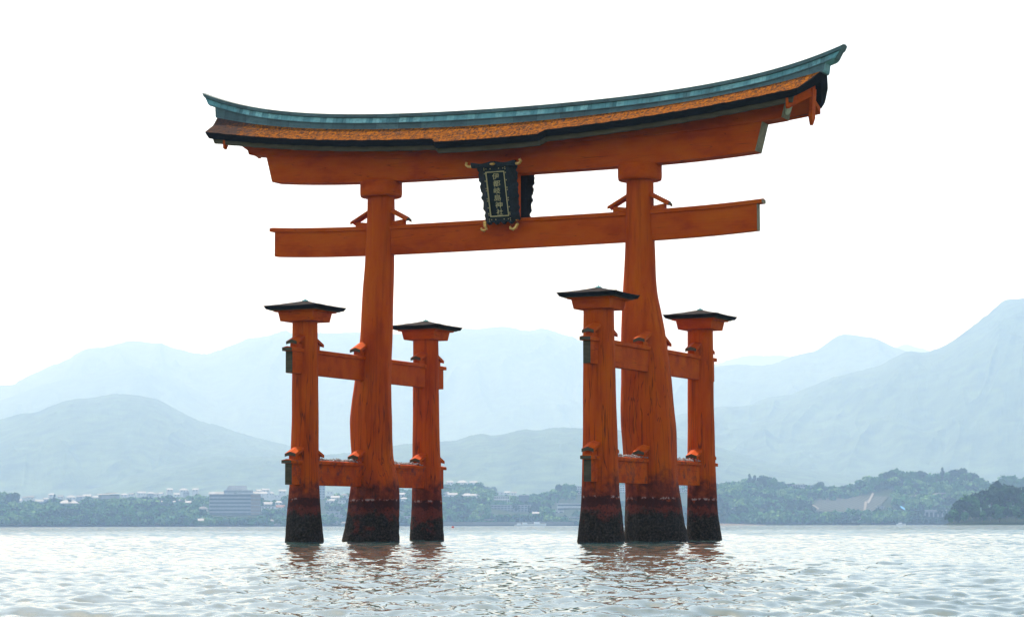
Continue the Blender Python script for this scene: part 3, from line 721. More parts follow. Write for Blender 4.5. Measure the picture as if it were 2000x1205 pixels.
def hill(name, pts, D, depth, spur=0.25, seed=0, rough=0.85, back=1500, m=None):
    """ridge whose crest line stands at distance D; the slope comes down towards the water over 'depth' metres"""
    D = D*2.45; depth = depth*2.45; back = back*2.45
    P = np.array(pts, float); px = np.arange(-450, 2451, 2.5)
    y = np.interp(px, P[:, 0], P[:, 1])
    k = np.hanning(17); k /= k.sum(); y = np.convolve(np.r_[[y[0]]*8, y, [y[-1]]*8], k, 'valid')
    H = np.maximum((hor(px)-y)/FPX*D, 2)
    T = np.r_[np.linspace(0, 1, 96), np.linspace(1, 2, 12)[1:]]
    V = np.zeros((len(T), len(px), 3))
    for i, t in enumerate(T):
        if t <= 1:
            dist = D-depth*(1-t); s_ = 1-(1-t)**1.7
            env = math.sin(math.pi*min(t, 1)**0.8)
            h = H*s_*(1-0.0*env)
            wx = 0.9*nz(px/120.0+seed, t*4+seed); wy = 0.8*nz(px/90.0+seed*2, t*5+seed*5)
            rid = 1-np.abs(nz(px/130.0+seed*7.3+wx+t*0.7, t*3.2+seed*3.1+wy))*2.2
            rid2 = 1-np.abs(nz(px/40.0+seed*3.3+wx*2-t*2, t*9+seed*1.7+wy*2))*2.0
            h = h*(1+env*spur*(0.26*rid-0.12)+env*spur*0.10*rid2) - H*env*spur*0.2
        else:
            dist = D+back*(t-1); h = H*(2-t)
        h = h+rough*(0.9*nz(px/11.0+seed, t*37)+1.0*nz(px/5.3+7, t*61+seed)+0.7*nz(px/2.6+3+9*t, t*120))*(0.5+0.5*min(t, 1))*D/6000*1.2
        a = az_of(px)
        V[i, :, 0] = CAM[0]+dist*np.sin(a); V[i, :, 1] = CAM[1]+dist*np.cos(a); V[i, :, 2] = h if 0 < t < 2 else -2
    o = grid_mesh(name, V, m or M_WOODHILL); tag(o, kind='structure'); return o

hill('hills', [(-900,900),(-300,800),(-60,775),(0,763),(30,760),(58,741),(81,730),(101,719.5),(124,713.6),(149,697),(167,687),(200,686),(239,674),(260,671),(285,674),(311,679),(359,690),(377,695),(400,696.5),(418,692),(448,680),(490,663),(508,665),(553,654),(600,657),(640,655),(700,651),(760,655),(830,652),(899,646),(917,648.4),(947,645.7),(971,641.8),(991,644),(1033,651.7),(1060,642.7),(1081,649),(1117,662.8),(1135,669),(1210,690),(1300,712),(1400,730),(1600,760),(2900,850)], 7600, 2600, 0.30, 1)
hill('hills', [(-900,900),(1200,760),(1340,722),(1396,716),(1430,704),(1470,696.7),(1483,700),(1532,698.7),(1552,703),(1620,720),(1745,690),(1765,676),(1788,683.5),(1821,693),(1900,720),(2900,800)], 8900, 1200, 0.2, 6)
hill('hills', [(-900,860),(-100,800),(0,790),(80,760),(150,742),(209,728.5),(260,718),(299,728),(345,748),(400,775),(480,800),(560,830),(800,880),(2900,900)], 6400, 1300, 0.25, 9)
hill('hills', [(-900,930),(900,930),(1100,850),(1250,760),(1340,728),(1400,719),(1440,716),(1490,719),(1523,712.7),(1552,701),(1596,689.4),(1622,671),(1635,661),(1652,657),(1679,662),(1705,663.5),(1725,673),(1748,684.5),(1790,700),(1850,730),(2000,760),(2900,850)], 6300, 1500, 0.28, 2)
hill('hills', [(-900,930),(-200,850),(0,828.6),(21,821),(42,814.6),(69,814.6),(104,798.7),(134,788),(179,785),(221,776),(257,777),(314,788),(353,809),(388,827),(433,837.6),(466,849.5),(520,863),(560,873),(640,892),(760,920),(900,940),(2900,960)], 4300, 1200, 0.22, 3)
hill('hills', [(-900,960),(1000,940),(1200,850),(1300,818),(1396,797),(1456,797),(1496,780.7),(1549,774),(1576,761),(1622,746),(1672,732.6),(1722,721),(1748,704),(1778,692.8),(1801,699),(1838,688),(1855,680),(1888,658),(1921,636),(1948,610),(1971,594.8),(1987,597),(2003,594.8),(2060,600),(2150,640),(2400,720),(2900,850)], 4700, 1500, 0.26, 4)
hill('hills', [(-900,965),(100,975),(180,955),(221,943.7),(254,930),(287,920),(329,909),(388,899),(418,894),(466,896),(538,894),(620,892),(700,885),(780,872),(863,864.5),(893,864.5),(911,855.5),(941,849),(962,854),(988,849.6),(1009,843.6),(1027,839),(1045,845),(1075,839),(1099,837.6),(1120,839),(1200,842),(1300,852),(1400,875),(1500,905),(1640,930),(2900,960)], 3500, 900, 0.2, 5)

# shore: a low bank climbing from the sea wall to the town
GC = np.array([(-900,990),(0,990),(60,992),(100,989),(300,985),(380,982),(450,990),(640,975),(760,968),(860,962),(930,964),(965,972),(1010,984),(1060,980),(1100,968),(1160,960),(1300,958),(1400,958),(1480,952),(1530,958),(1560,964),(1640,966),(1690,952),(1740,938),(1800,944),(1880,942),(1930,958),(1970,958),(2100,950),(2900,940)], float)
K = 1.9
D0, D1 = 1790.0*K, 2080.0*K
def ground(px, dist):
    px = np.asarray(px, float); dist = np.asarray(dist, float)
    H = (hor(px)-np.interp(px, GC[:, 0], GC[:, 1]))/FPX*D1
    t = np.clip((dist-D0)/(D1-D0), 0, 1)
    h = 1.2+(H-1.2)*(t**0.85)
    h = h+1.6*nz(px/40.0, dist/90)*np.sin(np.pi*np.clip(t, 0, 1))
    return h+np.maximum(dist-D1, 0)*0.006
def on_ground(px, py):
    """where the line of sight of a surveyed point meets the bank"""
    for dist in np.arange(D0, 2600*K, 3.0):
        if ground(px, dist) >= CAM[2]+(hor(px)-py)/FPX*dist: break
    x, y, _ = place(px, py, dist); return x, y, float(ground(px, dist)), float(dist)
px = np.arange(-900, 2901, 6.0); ds = np.r_[1782, 1785, np.arange(1790, 2100, 10), 2160, 2300, 2600]*K
V = []
for k_, dist in enumerate(ds):
    a = az_of(px); h = ground(px, dist) if dist > 1786*K else np.full_like(px, -2.0 if dist < 1784*K else 0.5)
    V.append(np.stack([CAM[0]+dist*np.sin(a), CAM[1]+dist*np.cos(a), h], -1))
V = np.array(V); n1, n2 = V.shape[:2]
i, j = np.meshgrid(np.arange(n1-1), np.arange(n2-1), indexing='ij')
q = np.stack([i*n2+j, i*n2+j+1, (i+1)*n2+j+1, (i+1)*n2+j], -1).reshape(-1, 4)
me = bpy.data.meshes.new('terrain'); me.from_pydata(V.reshape(-1, 3).tolist(), [], q.tolist()); me.materials.append(M_SHORE)
o = bpy.data.objects.new('terrain', me); COL.objects.link(o); tag(o, kind='structure')

# sea wall
M_CONC = simple('old_concrete', (0.12, 0.11, 0.10), (0.22, 0.21, 0.19), 0.6, 0.9, 0.2)
M_DKW = simple('wet_dark_wall', (0.012, 0.016, 0.02), (0.04, 0.045, 0.05), 0.4, 0.8, 0)
def strip_wall(px0, px1, dist, z0, z1, w, m, name, label, cat):
    dist = dist*K; z1 = z1*K; P = np.arange(px0, px1+1, 20.0); a = az_of(P); vs = []
    for A in a:
        for dd, zz in ((0, z0), (0, z1), (w, z1), (w, z0)): vs.append((CAM[0]+(dist+dd)*math.sin(A), CAM[1]+(dist+dd)*math.cos(A), zz))
    k = len(P); fs = [(4*i+c, 4*i+(c+1) % 4, 4*i+4+(c+1) % 4, 4*i+4+c) for i in range(k-1) for c in range(4)]+[(3,2,1,0), tuple(4*(k-1)+c for c in range(4))]
    return tag(MB().add(vs, fs).build(name, m), label, cat)
strip_wall(-300, 1380, 1776, -1, 0.75, 3, M_DKW, 'sea_wall', 'low dark sea wall along the far shore left of the gate', 'sea wall')
strip_wall(1700, 2300, 1774, -1, 0.9, 3, M_DKW, 'sea_wall', 'low dark sea wall at the foot of the wooded point on the right', 'sea wall')
strip_wall(860, 1130, 1783, -1, 3.0, 3, M_CONC, 'quay_wall', 'pale concrete quay wall seen through the middle of the gate', 'quay')

# beach at the right of the gate
vs = []; 
for p in np.arange(1395, 1500, 7.0):
    for dd, zz in ((1770*K, -0.3), (1784*K, 2.7*(1500-p)/105+0.4)):
        A = float(az_of(p)); vs.append((CAM[0]+dd*math.sin(A), CAM[1]+dd*math.cos(A), zz))
k = len(vs)//2
tag(MB().add(vs, [(2*i, 2*i+1, 2*i+3, 2*i+2) for i in range(k-1)]).build('beach', simple('pale_sand', (0.11,0.09,0.065), (0.17,0.145,0.11), 0.2, 0.9, 0)), kind='structure')

# ---- foliage
M_LEAF = []
for nm, c1, c2 in (('evergreen_leaves', (0.006, 0.026, 0.012), (0.025, 0.065, 0.024)), ('broadleaf_leaves', (0.015, 0.075, 0.018), (0.06, 0.18, 0.04)), ('pale_leaves', (0.07, 0.16, 0.04), (0.17, 0.30, 0.09))):
    M_LEAF.append(simple(nm, c1, c2, 0.5, 0.9, 0))
M_BARK = simple('grey_bark', (0.06, 0.05, 0.04), (0.14, 0.12, 0.10), 2, 0.9, 0)
def leaf_cloud(rg, cen, rad, n, size, conic=False):
    """n leaf clumps on and inside a handful of lobes"""
    lob = []
    for k in range(9 if not conic else 12):
        if conic:
            t = rg.uniform(0, 1); a = rg.uniform(0, 6.28); w = (1-t)*0.62
            lob.append((w*math.cos(a), w*math.sin(a), -0.95+1.9*t, 0.2+0.38*(1-t)))
        else:
            a = rg.uniform(0, 6.28); t = rg.uniform(-0.55, 0.7); w = math.sqrt(max(0, 1-t*t))*0.55
            lob.append((w*math.cos(a), w*math.sin(a), t*0.62, rg.uniform(0.3, 0.52)))
    L = np.array(lob)[rg.integers(0, len(lob), n)]
    dv = rg.normal(size=(n, 3)); dv /= np.linalg.norm(dv, axis=1)[:, None]
    r = L[:, 3:4]*rg.uniform(0.55, 1.08, (n, 1))
    c = (L[:, :3]+dv*r)*np.array(rad)+np.array(cen)
    nrm = dv+rg.normal(size=(n, 3))*0.6; nrm /= np.linalg.norm(nrm, axis=1)[:, None]
    a = np.cross(nrm, rg.normal(size=(n, 3))); a /= np.linalg.norm(a, axis=1)[:, None]; b_ = np.cross(nrm, a)
    s_ = size*rg.uniform(0.6, 1.4, (n, 1))
    return np.stack([c-a*s_-b_*s_*0.6, c+a*s_*0.8-b_*s_, c+a*s_+b_*s_*0.7, c-a*s_*0.7+b_*s_], 1)
def quad_mesh(name, Q, m):
    me = bpy.data.meshes.new(name); nq = len(Q)
    me.vertices.add(nq*4); me.vertices.foreach_set('co', Q.reshape(-1).astype(np.float32))
    me.loops.add(nq*4); me.loops.foreach_set('vertex_index', np.arange(nq*4, dtype=np.int32))
    me.polygons.add(nq); me.polygons.foreach_set('loop_start', (np.arange(nq)*4).astype(np.int32)); me.update(calc_edges=True)
    me.materials.append(m); return me

protos = []
rg = np.random.default_rng(42)
for kind, (mi_, conic, hh) in enumerate([(1, False, 11), (1, False, 9), (0, False, 12), (2, False, 9), (0, True, 14), (0, True, 11)]):
    rx = 0.42*hh if not conic else 0.26*hh
    cz = hh*0.60 if not conic else hh*0.55
    me = quad_mesh('crown', leaf_cloud(rg, (0, 0, cz), (rx, rx, hh*(0.44 if not conic else 0.46)), 620 if not conic else 520, 0.55, conic), M_LEAF[mi_])
    root = empty('broadleaf_tree' if not conic else 'conifer_tree'); cr = bpy.data.objects.new('crown', me); COL.objects.link(cr); cr.parent = root
    tr = MB().lathe([(-1.5, 0, 0, 0.32), (hh*0.25, 0.1, 0, 0.25), (hh*0.55, 0.2, 0.1, 0.16), (hh*0.82, 0.1, 0, 0.06)], 7)
    tr.tube([(0.1, 0, hh*0.35), (rx*0.5, 0.3, hh*0.6)], [0.12, 0.04], 5); tr.tube([(0.1, 0, hh*0.4), (-rx*0.5, -0.4, hh*0.62)], [0.12, 0.04], 5)
    t_ = tr.build('trunk', M_BARK, root)
    protos.append((root, cr, t_, hh))
used_p = set()
def tree(x, y, z, sc, kind, label, group, cat='tree'):
    root, cr, t_, hh = protos[kind]
    if kind in used_p:
        r = root.copy(); COL.objects.link(r); c = cr.copy(); COL.objects.link(c); c.parent = r; t2 = t_.copy(); COL.objects.link(t2); t2.parent = r
    else: r = root; used_p.add(kind)
    r.location = (x, y, z); r.rotation_euler = (0, 0, rg.uniform(0, 6.28)); r.scale = (sc*rg.uniform(0.85, 1.2), sc*rg.uniform(0.85, 1.2), sc)
    tag(r, label, cat, group); return r

KIND = ['mid green rounded tree', 'small green tree', 'dark broad tree', 'pale green tree', 'tall dark conifer', 'small dark conifer']
def tree_at(px, py, hpx, kind, where, group, dist=None):
    """tree whose foot is on the bank where (px, py+hpx) is seen"""
    x, y, z, dd = on_ground(px, py+hpx)
    hh = hpx/FPX*dd; tree(x, y, z-0.3, hh/protos[kind][3], kind, f'{KIND[kind]} {where}', group)

# skyline trees of the right bank, one by one
R1 = 'trees on the skyline of the right bank'
SK = [(1410,935,22,0),(1432,934,22,1),(1455,936,20,3),(1462,929,28,4),(1472,931,26,5),(1492,929,32,2),(1505,934,30,0),(1519,941,26,0),(1537,946,16,2),(1556,941,22,0),(1571,939,24,2),(1588,937,26,2),(1599,942,24,2),(1606,952,18,2),(1624,950,18,0),(1640,946,20,1),(1658,946,22,0),(1676,938,24,0),(1694,931,28,3),(1708,934,28,0),(1722,925,26,0),(1736,921,28,2),(1745,917,26,0),(1757,921,28,0),(1770,923,28,0),(1784,922,26,0),(1797,921,28,2),(1812,928,24,0),(1826,926,26,0),(1838,918,32,4),(1852,923,28,0),(1860,920,30,2),(1872,916,34,2),(1884,925,30,0),(1896,925,32,2),(1908,934,30,0),(1920,942,26,0),(1934,945,24,1),(1962,930,38,0),(1976,930,36,0),(1990,936,32,0),(2006,932,34,0)]
ORD = 'first second third fourth fifth sixth seventh eighth ninth tenth eleventh twelfth thirteenth fourteenth fifteenth sixteenth seventeenth eighteenth nineteenth twentieth'.split()
cnt_ = {}
for k, (a, b_, h_, kd) in enumerate(SK):
    lr = 'right of the gate' if a < 1530 else ('behind the long white roof' if a < 1612 else ('above the gridded slope' if a < 1740 else ('on the crest of the right bank' if a < 1935 else 'behind the dark wooded point')))
    cnt_[lr] = cnt_.get(lr, -1)+1
    tree_at(a, b_, h_, kd, f'{lr}, {ORD[cnt_[lr]]} from the left there', R1)
R2 = 'trees on the skyline of the left bank'
for k, (a, b_, h_, kd) in enumerate([(4,962,34,3),(16,964,32,0),(28,963,34,2),(108,969,26,4),(172,970,24,0),(184,974,22,3),(330,972,20,0),(246,975,18,0),(262,974,18,2),(280,976,18,1)]):
    tree_at(a, b_, h_, kd, f'on the left bank, {["leftmost of all","second from the left edge","third from the left edge","pointed among the roofs","right of the broad white roof","right of that broad white roof, paler","right of the town roofs near the hotel","under the angled white hall","just right of the angled white hall","third right of the angled white hall"][k]}', R2)
R3 = 'trees seen through the middle of the gate'
for k, (a, b_, h_, kd) in enumerate([(872,946,22,0),(890,944,22,3),(905,945,22,0),(920,944,22,0),(935,942,24,0),(947,940,26,2),(960,941,26,2),(1042,962,18,0),(1056,959,20,0),(1070,954,22,0),(1083,949,24,0),(1094,946,26,2),(1106,945,26,0),(1118,946,26,0)]):
    tree_at(a, b_, h_, kd, f'through the gate middle, {["first","second","third","fourth","fifth","sixth","seventh","eighth","ninth","tenth","eleventh","twelfth","thirteenth","fourteenth"][k]} from the left there', R3)

# nearer wooded point at the far right
KP = 1.3
V = []; pxs = np.arange(1836, 2500, 6.0)
for k_, dist in enumerate((1580, 1583, 1600, 1640, 1700, 1800)):
    dist = dist*KP
    a = az_of(pxs); hh = np.clip((pxs-1836)/60, 0, 1)*np.array([-0.0, 1.0, 3, 7, 9, 4])[k_] if k_ else np.full_like(pxs, -1.0)
    V.append(np.stack([CAM[0]+dist*np.sin(a), CAM[1]+dist*np.cos(a), hh+(0 if k_ else 0)], -1))
V = np.array(V); n1, n2 = V.shape[:2]
i, j = np.meshgrid(np.arange(n1-1), np.arange(n2-1), indexing='ij')
q = np.stack([i*n2+j, i*n2+j+1, (i+1)*n2+j+1, (i+1)*n2+j], -1).reshape(-1, 4)
me = bpy.data.meshes.new('terrain'); me.from_pydata(V.reshape(-1, 3).tolist(), [], q.tolist()); me.materials.append(M_SHORE)
o = bpy.data.objects.new('terrain', me); COL.objects.link(o); tag(o, kind='structure')
ordn = ['first','second','third','fourth','fifth','sixth','seventh','eighth','ninth','tenth','eleventh','twelfth','thirteenth','fourteenth','fifteenth','sixteenth','seventeenth','eighteenth','nineteenth','twentieth']
PT = [(1848,1003,2,1600),(1860,994,0,1604),(1869,980,4,1612),(1878,974,2,1618),(1888,966,0,1620),(1898,962,2,1625),(1909,966,0,1628),(1921,957,2,1632),(1933,951,2,1636),(1945,945,4,1640),(1955,943,2,1644),(1966,947,2,1646),(1978,955,0,1648),(1990,957,2,1650),(2001,951,2,1652),(2014,950,0,1655),(2030,948,2,1655)]
for k, (a, b_, kd, dd) in enumerate(PT):
    x, y, zt_ = place(a, b_, dd*KP); z = 0.0+min(1, max(0, (a-1836)/60))*np.interp(dd, [1583,1600,1640,1700], [1,3,7,9])
    tree(x, y, z-0.5, (zt_-z)/protos[kd][3], kd, f'{KIND[kd]} on the dark wooded point, {ordn[k]} tree from its left', 'trees on the wooded point')
for k, (a, b_, kd, dd) in enumerate([(1852,1012,0,1588),(1866,1008,2,1590),(1882,1000,0,1590),(1898,994,2,1592),(1914,998,0,1590),(1930,990,2,1592),(1947,986,0,1594),(1962,992,2,1592),(1980,988,0,1593),(1997,984,2,1594)]):
    x, y, zt_ = place(a, b_, dd*KP)
    tree(x, y, 0.5, (zt_-0.5)/protos[kd][3], kd, f'{KIND[kd]} lowest along the dark wooded point, {ordn[k]} from its left', 'trees on the wooded point')

# ---- buildings
M_WALLW = simple('pale_render', (0.45, 0.44, 0.42), (0.62, 0.60, 0.57), 0.3, 0.8, 0)
M_WALLG = simple('grey_render', (0.20, 0.21, 0.22), (0.30, 0.31, 0.32), 0.3, 0.8, 0)
M_WALLB = simple('brown_wall', (0.16, 0.11, 0.08), (0.26, 0.19, 0.14), 0.3, 0.8, 0)
M_WIN = simple('window_glass', (0.04, 0.05, 0.06), (0.08, 0.09, 0.10), 0.5, 0.2, 0)
M_ROOFW = simple('pale_metal_roof', (0.26, 0.25, 0.24), (0.44, 0.43, 0.41), 0.05, 0.75, 0)
M_ROOFG = simple('grey_tile_roof', (0.12, 0.12, 0.12), (0.20, 0.19, 0.19), 0.5, 0.75, 0)
M_ROOFR = simple('red_brown_roof', (0.20, 0.09, 0.055), (0.30, 0.14, 0.09), 0.5, 0.8, 0)
def frame_at(px, dist, turn=0.0):
    """building frame: x to the right along the front, y away, at a bearing"""
    A = float(az_of(px)); x = CAM[0]+dist*math.sin(A); y = CAM[1]+dist*math.cos(A)
    return x, y, -A+turn
BLOCK = []          # what must stay in sight above the woods: px range, foot, distance
def house(px, py, wpx, hpx, wallm, roofm, style, label, group, turn=0.0, dist=None):
    """house whose roof ridge shows at py; wpx wide, walls hpx high under the roof"""
    if dist is None: _, _, _, dist = on_ground(px, py+hpx+4)
    BLOCK.append((px-wpx*0.6-2, px+wpx*0.6+2, py+hpx+3.0, dist))
    dist = dist+6
    x, y, rot = frame_at(px, dist, turn); k = dist/FPX
    w, hw = wpx*k, hpx*k; d = max(9, w*0.6); z0 = float(ground(px, dist))-1.5; zr = CAM[2]+(float(hor(px))-py)*k
    rh = min(2.6*K, w*0.22) if style != 'flat' else 0.4
    zt_ = zr-rh
    root = empty('house', (x, y, 0)); root.rotation_euler = (0, 0, rot)
    w2, d2 = w/2, d/2
    MB().box((-w2, -d2, z0), (w2, d2, zt_)).build('wall', wallm, root)
    if style == 'hip':
        e = 0.7; MB().add([(-w2-e,-d2-e,zt_),(w2+e,-d2-e,zt_),(w2+e,d2+e,zt_),(-w2-e,d2+e,zt_),(-w2*0.45,0,zr),(w2*0.45,0,zr)],
            [(3,2,1,0),(0,1,5,4),(1,2,5),(2,3,4,5),(3,0,4)]).build('roof', roofm, root)
    elif style == 'gable':
        e = 0.7; MB().add([(-w2-e,-d2-e,zt_-0.1),(w2+e,-d2-e,zt_-0.1),(w2+e,d2+e,zt_-0.1),(-w2-e,d2+e,zt_-0.1),(-w2-e,0,zr),(w2+e,0,zr)],
            [(3,2,1,0),(0,1,5,4),(1,2,5),(2,3,4,5),(3,0,4)]).build('roof', roofm, root)
    else:
        MB().box((-w2-0.4,-d2-0.4,zt_), (w2+0.4,d2+0.4,zr)).build('roof', roofm, root)
    nwin = max(1, int(w/5))
    if wpx > 9:
        for i_ in range(nwin):
            xc = -w2+(i_+0.5)*w/nwin
            MB().box((xc-1.0, -d2-0.06, zt_-3.0), (xc+1.0, -d2+0.02, zt_-1.2)).build('window', M_WIN, root)
    tag(root, label, 'house', group); return root

TG = 'small houses of the hillside town'
HS = [ # px, ridge y, width, wall height, wall, roof, style, label
 (43,977,14,5,0,0,'gable','low house with pale roof second from the left edge of the town'),
 (50,972,9,5,0,1,'hip','small grey roofed house above the low pale roof at the left edge of the town'),
 (62,971,12,5,0,1,'gable','grey roofed house left of the first white roof'),
 (78,978,16,6,1,0,'gable','long low white roofed house under the left roofs'),
 (92,975,10,6,1,0,'gable','white roofed house touching the pointed tree at its left'),
 (103,966,13,6,0,0,'hip','bright white roof standing highest left of the pointed tree'),
 (120,970,10,5,0,1,'gable','small grey roof just right of the pointed tree'),
 (140,970,18,6,0,0,'hip','wide white roof above the broad white roof'),
 (157,970,12,6,1,1,'gable','grey roof right of the wide white roof'),
 (153,976,14,5,1,1,'hip','grey house tucked behind the right end of the broad white roof'),
 (136,979,38,7,1,0,'hip','broad low white roofed hall among trees on the left bank'),
 (172,968,16,6,0,0,'gable','pale gabled house left of the angled white hall'),
 (186,971,12,5,0,0,'gable','small white roof at the foot of the angled white hall'),
 (244,966,12,5,0,0,'hip','white roof just right of the angled white hall'),
 (258,965,10,5,0,1,'gable','grey roof second right of the angled white hall'),
 (277,962,16,6,0,0,'gable','long white roof on the skyline between the hall and the hotel'),
 (296,963,14,6,1,0,'hip','white hipped roof on the skyline right of the long white roof'),
 (306,965,10,5,0,1,'gable','small grey roof below the hipped skyline roof'),
 (316,964,8,5,0,0,'gable','narrow white gable right of the hipped skyline roof'),
 (317,980,11,5,1,0,'gable','lone white roof in the woods, left one of a pair'),
 (338,980,10,5,1,0,'gable','lone white roof in the woods, right one of a pair'),
 (332,956,11,6,0,0,'gable','highest small white roof left of the hotel'),
 (360,956,16,6,0,0,'hip','wide pale roof on the skyline left of the hotel'),
 (347,965,12,6,0,0,'gable','white gable below the wide pale skyline roof'),
 (362,963,18,4,1,0,'flat','long thin white roof below the skyline left of the hotel'),
 (383,956,11,6,0,0,'gable','white roof nearest the hotel on its left skyline'),
 (357,976,13,5,1,0,'hip','white hipped house in the trees below the left skyline'),
 (372,980,16,5,1,0,'gable','long white roofed house in the trees, left of the hotel'),
 (400,984,12,5,1,0,'gable','white roof beside the left wall of the hotel'),
 (397,991,18,5,0,1,'hip','grey domed roof below the left corner of the hotel'),
 (393,1014,20,5,1,0,'gable','white boathouse roof near the water left of the hotel'),
 (506,958,10,5,0,0,'gable','small white roof behind the right end of the hotel'),
 (519,956,14,6,0,0,'gable','white gable first on the skyline right of the hotel'),
 (528,962,16,5,0,0,'hip','wide white roof second right of the hotel'),
 (521,970,12,8,0,0,'flat','white flat topped house right of the hotel wall'),
 (543,969,12,8,0,0,'flat','white box house between the hotel and the near left post'),
 (523,982,20,6,0,0,'gable','long white roof at mid height right of the hotel'),
 (545,980,14,8,0,0,'hip','tall white house at mid height left of the near left post'),
 (525,990,26,5,0,0,'flat','long low white shed right of the hotel'),
 (549,988,18,6,0,2,'gable','house with red brown roof beside the near left post'),
 (552,958,14,5,0,0,'gable','white roof on the skyline touching the near left post'),
 (545,1022,16,4,1,0,'hip','low grey house by the water left of the near left post'),
 (533,1016,12,4,1,1,'gable','small shed roof above the water right of the hotel'),
 (644,962,13,8,0,0,'flat','white house right of the blue tower, upper'),
 (655,970,16,7,0,0,'gable','white gabled house between the left posts, upper'),
 (672,966,12,6,0,1,'hip','grey hipped house between the left posts, upper right'),
 (645,976,16,6,0,0,'gable','white house right of the blue tower, lower'),
 (668,978,14,7,0,0,'flat','flat white house between the left posts, centre'),
 (650,1000,26,4,1,0,'flat','long white shed roof low between the left posts'),
 (664,1006,20,4,1,0,'flat','second long shed roof low between the left posts'),
 (654,1018,10,4,1,1,'gable','small shore house low between the left posts'),
 (672,1020,12,4,1,1,'hip','shore house beside the base of the left pillar'),
 (784,964,14,6,0,0,'gable','white roof between the left pillar and the far left post, upper'),
 (789,973,12,6,0,0,'hip','white hipped roof between the left pillar and the far left post, lower'),
 (795,1009,14,5,1,0,'flat','low white shed between the left pillar and the far left post'),
 (878,941,12,5,0,0,'gable','highest white roof just right of the far left post'),
 (902,940,20,5,0,0,'hip','wide white roof on the skyline right of the far left post'),
 (924,941,14,5,0,0,'gable','third skyline roof right of the far left post'),
 (869,962,14,6,0,0,'gable','white roof touching the far left post'),
 (883,964,18,7,0,0,'gable','bright white gable right of the far left post'),
 (912,965,20,6,0,0,'hip','bright white hipped roof second right of the far left post'),
 (928,966,14,5,0,0,'gable','white gable third right of the far left post'),
 (947,965,10,5,0,1,'gable','grey gable left of the pale office block'),
 (976,963,14,5,0,0,'flat','white roof just above the pale office block'),
 (990,961,10,5,0,0,'gable','small white gable above the right end of the pale office block'),
 (1003,962,10,5,0,1,'gable','small grey gable right of the pale office block'),
 (952,1015,24,4,1,0,'flat','long white boat shed by the quay'),
 (1046,1001,14,4,1,0,'gable','white roof in the trees left of the white banded building'),
 (1430,990,12,5,1,1,'gable','grey roof in the woods right of the gate'),
 (1676,1010,9,7,0,0,'flat','small white square house at the water below the gridded slope'),
 (1716,990,14,3,1,1,'flat','low grey shelter right of the gridded slope'),
]
WL = [M_WALLW, M_WALLG]; RF = [M_ROOFW, M_ROOFG, M_ROOFR]
for k, (a, b_, w_, h_, wm, rm, stl, lab) in enumerate(HS):
    house(a, b_, w_, h_, WL[wm], RF[rm], stl, lab, TG, turn=rg.uniform(-0.35, 0.35))

def block(px0, px1, ytop, ybase, dist, name, label, cat, wallm, floors, bays, roof=None, depth=14, bandm=None, turn=0.0):
    dist = dist*K; k = dist/FPX; pc = (px0+px1)/2; BLOCK.append((px0-3, px1+3, ybase-2, dist)); x, y, rot = frame_at(pc, dist, turn); w = (px1-px0)*k
    z1 = CAM[2]+(float(hor(pc))-ytop)*k; z0 = CAM[2]+(float(hor(pc))-ybase)*k
    root = empty(name, (x, y, 0)); root.rotation_euler = (0, 0, rot)
    MB().box((-w/2, 0, z0-4), (w/2, depth, z1)).build('wall', wallm, root)
    fh = (z1-z0)/floors
    for f_ in range(floors):
        zb = z0+f_*fh
        if bays: 
            for q_ in range(bays):
                xc = -w/2+(q_+0.5)*w/bays; hw = w/bays*0.32
                MB().box((xc-hw, -0.08, zb+fh*0.3), (xc+hw, 0.02, zb+fh*0.8)).build('window', M_WIN, root)
        else:
            MB().box((-w/2+0.6, -0.08, zb+fh*0.35), (w/2-0.6, 0.02, zb+fh*0.8)).build('window', M_WIN, root)
        if bandm: MB().box((-w/2-0.2, -0.9, zb+fh*0.84), (w/2+0.2, 0.0, zb+fh*1.0)).build('balcony', bandm, root)
    if roof == 'flat': MB().box((-w/2-0.5, -0.6, z1), (w/2+0.5, depth+0.5, z1+0.7)).build('roof', M_ROOFW, root)
    tag(root, label, cat); return root, w, z0, z1
# hotel with white roofs
h_, w_, z0_, z1_ = block(410, 509, 967, 1016, 1900, 'hotel', 'large seven storey hotel with white hipped roofs on the left bank', 'hotel', M_WALLG, 7, 0, None, 18, M_WALLG)
k_ = 1900*K/FPX
def slab_roof(xa, xb, ya, yb, inset, par, dy0=-1.5, dy1=16):
    xa, xb = (xa-459.5)*k_, (xb-459.5)*k_; za = CAM[2]+(float(hor(460))-ya)*k_; zb = CAM[2]+(float(hor(460))-yb)*k_
    MB().add([(xa,dy0,za),(xb,dy0,za),(xb,dy1,za),(xa,dy1,za),(xa+inset,dy0+5,zb),(xb-inset*0.4,dy0+5,zb),(xb-inset*0.4,dy1-5,zb),(xa+inset,dy1-5,zb)],
        [(3,2,1,0),(4,5,6,7),(0,1,5,4),(1,2,6,5),(2,3,7,6),(3,0,4,7)]).build('roof', M_ROOFW, par)
slab_roof(407, 458, 967, 962.5, 2.5, h_); slab_roof(462, 522, 966.5, 962, 1.5, h_); 
MB().box(((438-459.5)*k_, 1, z1_), ((494-459.5)*k_, 13, z1_+2.9*K)).build('penthouse', M_WALLG, h_)
slab_roof(441, 484, 959.8, 950.5, 5, h_, 0.5, 14)
MB().box((0.62*w_/2, -0.5, z0_), (w_/2+0.1, 0.0, z1_-0.3)).build('stair_wing', M_WALLB, h_)
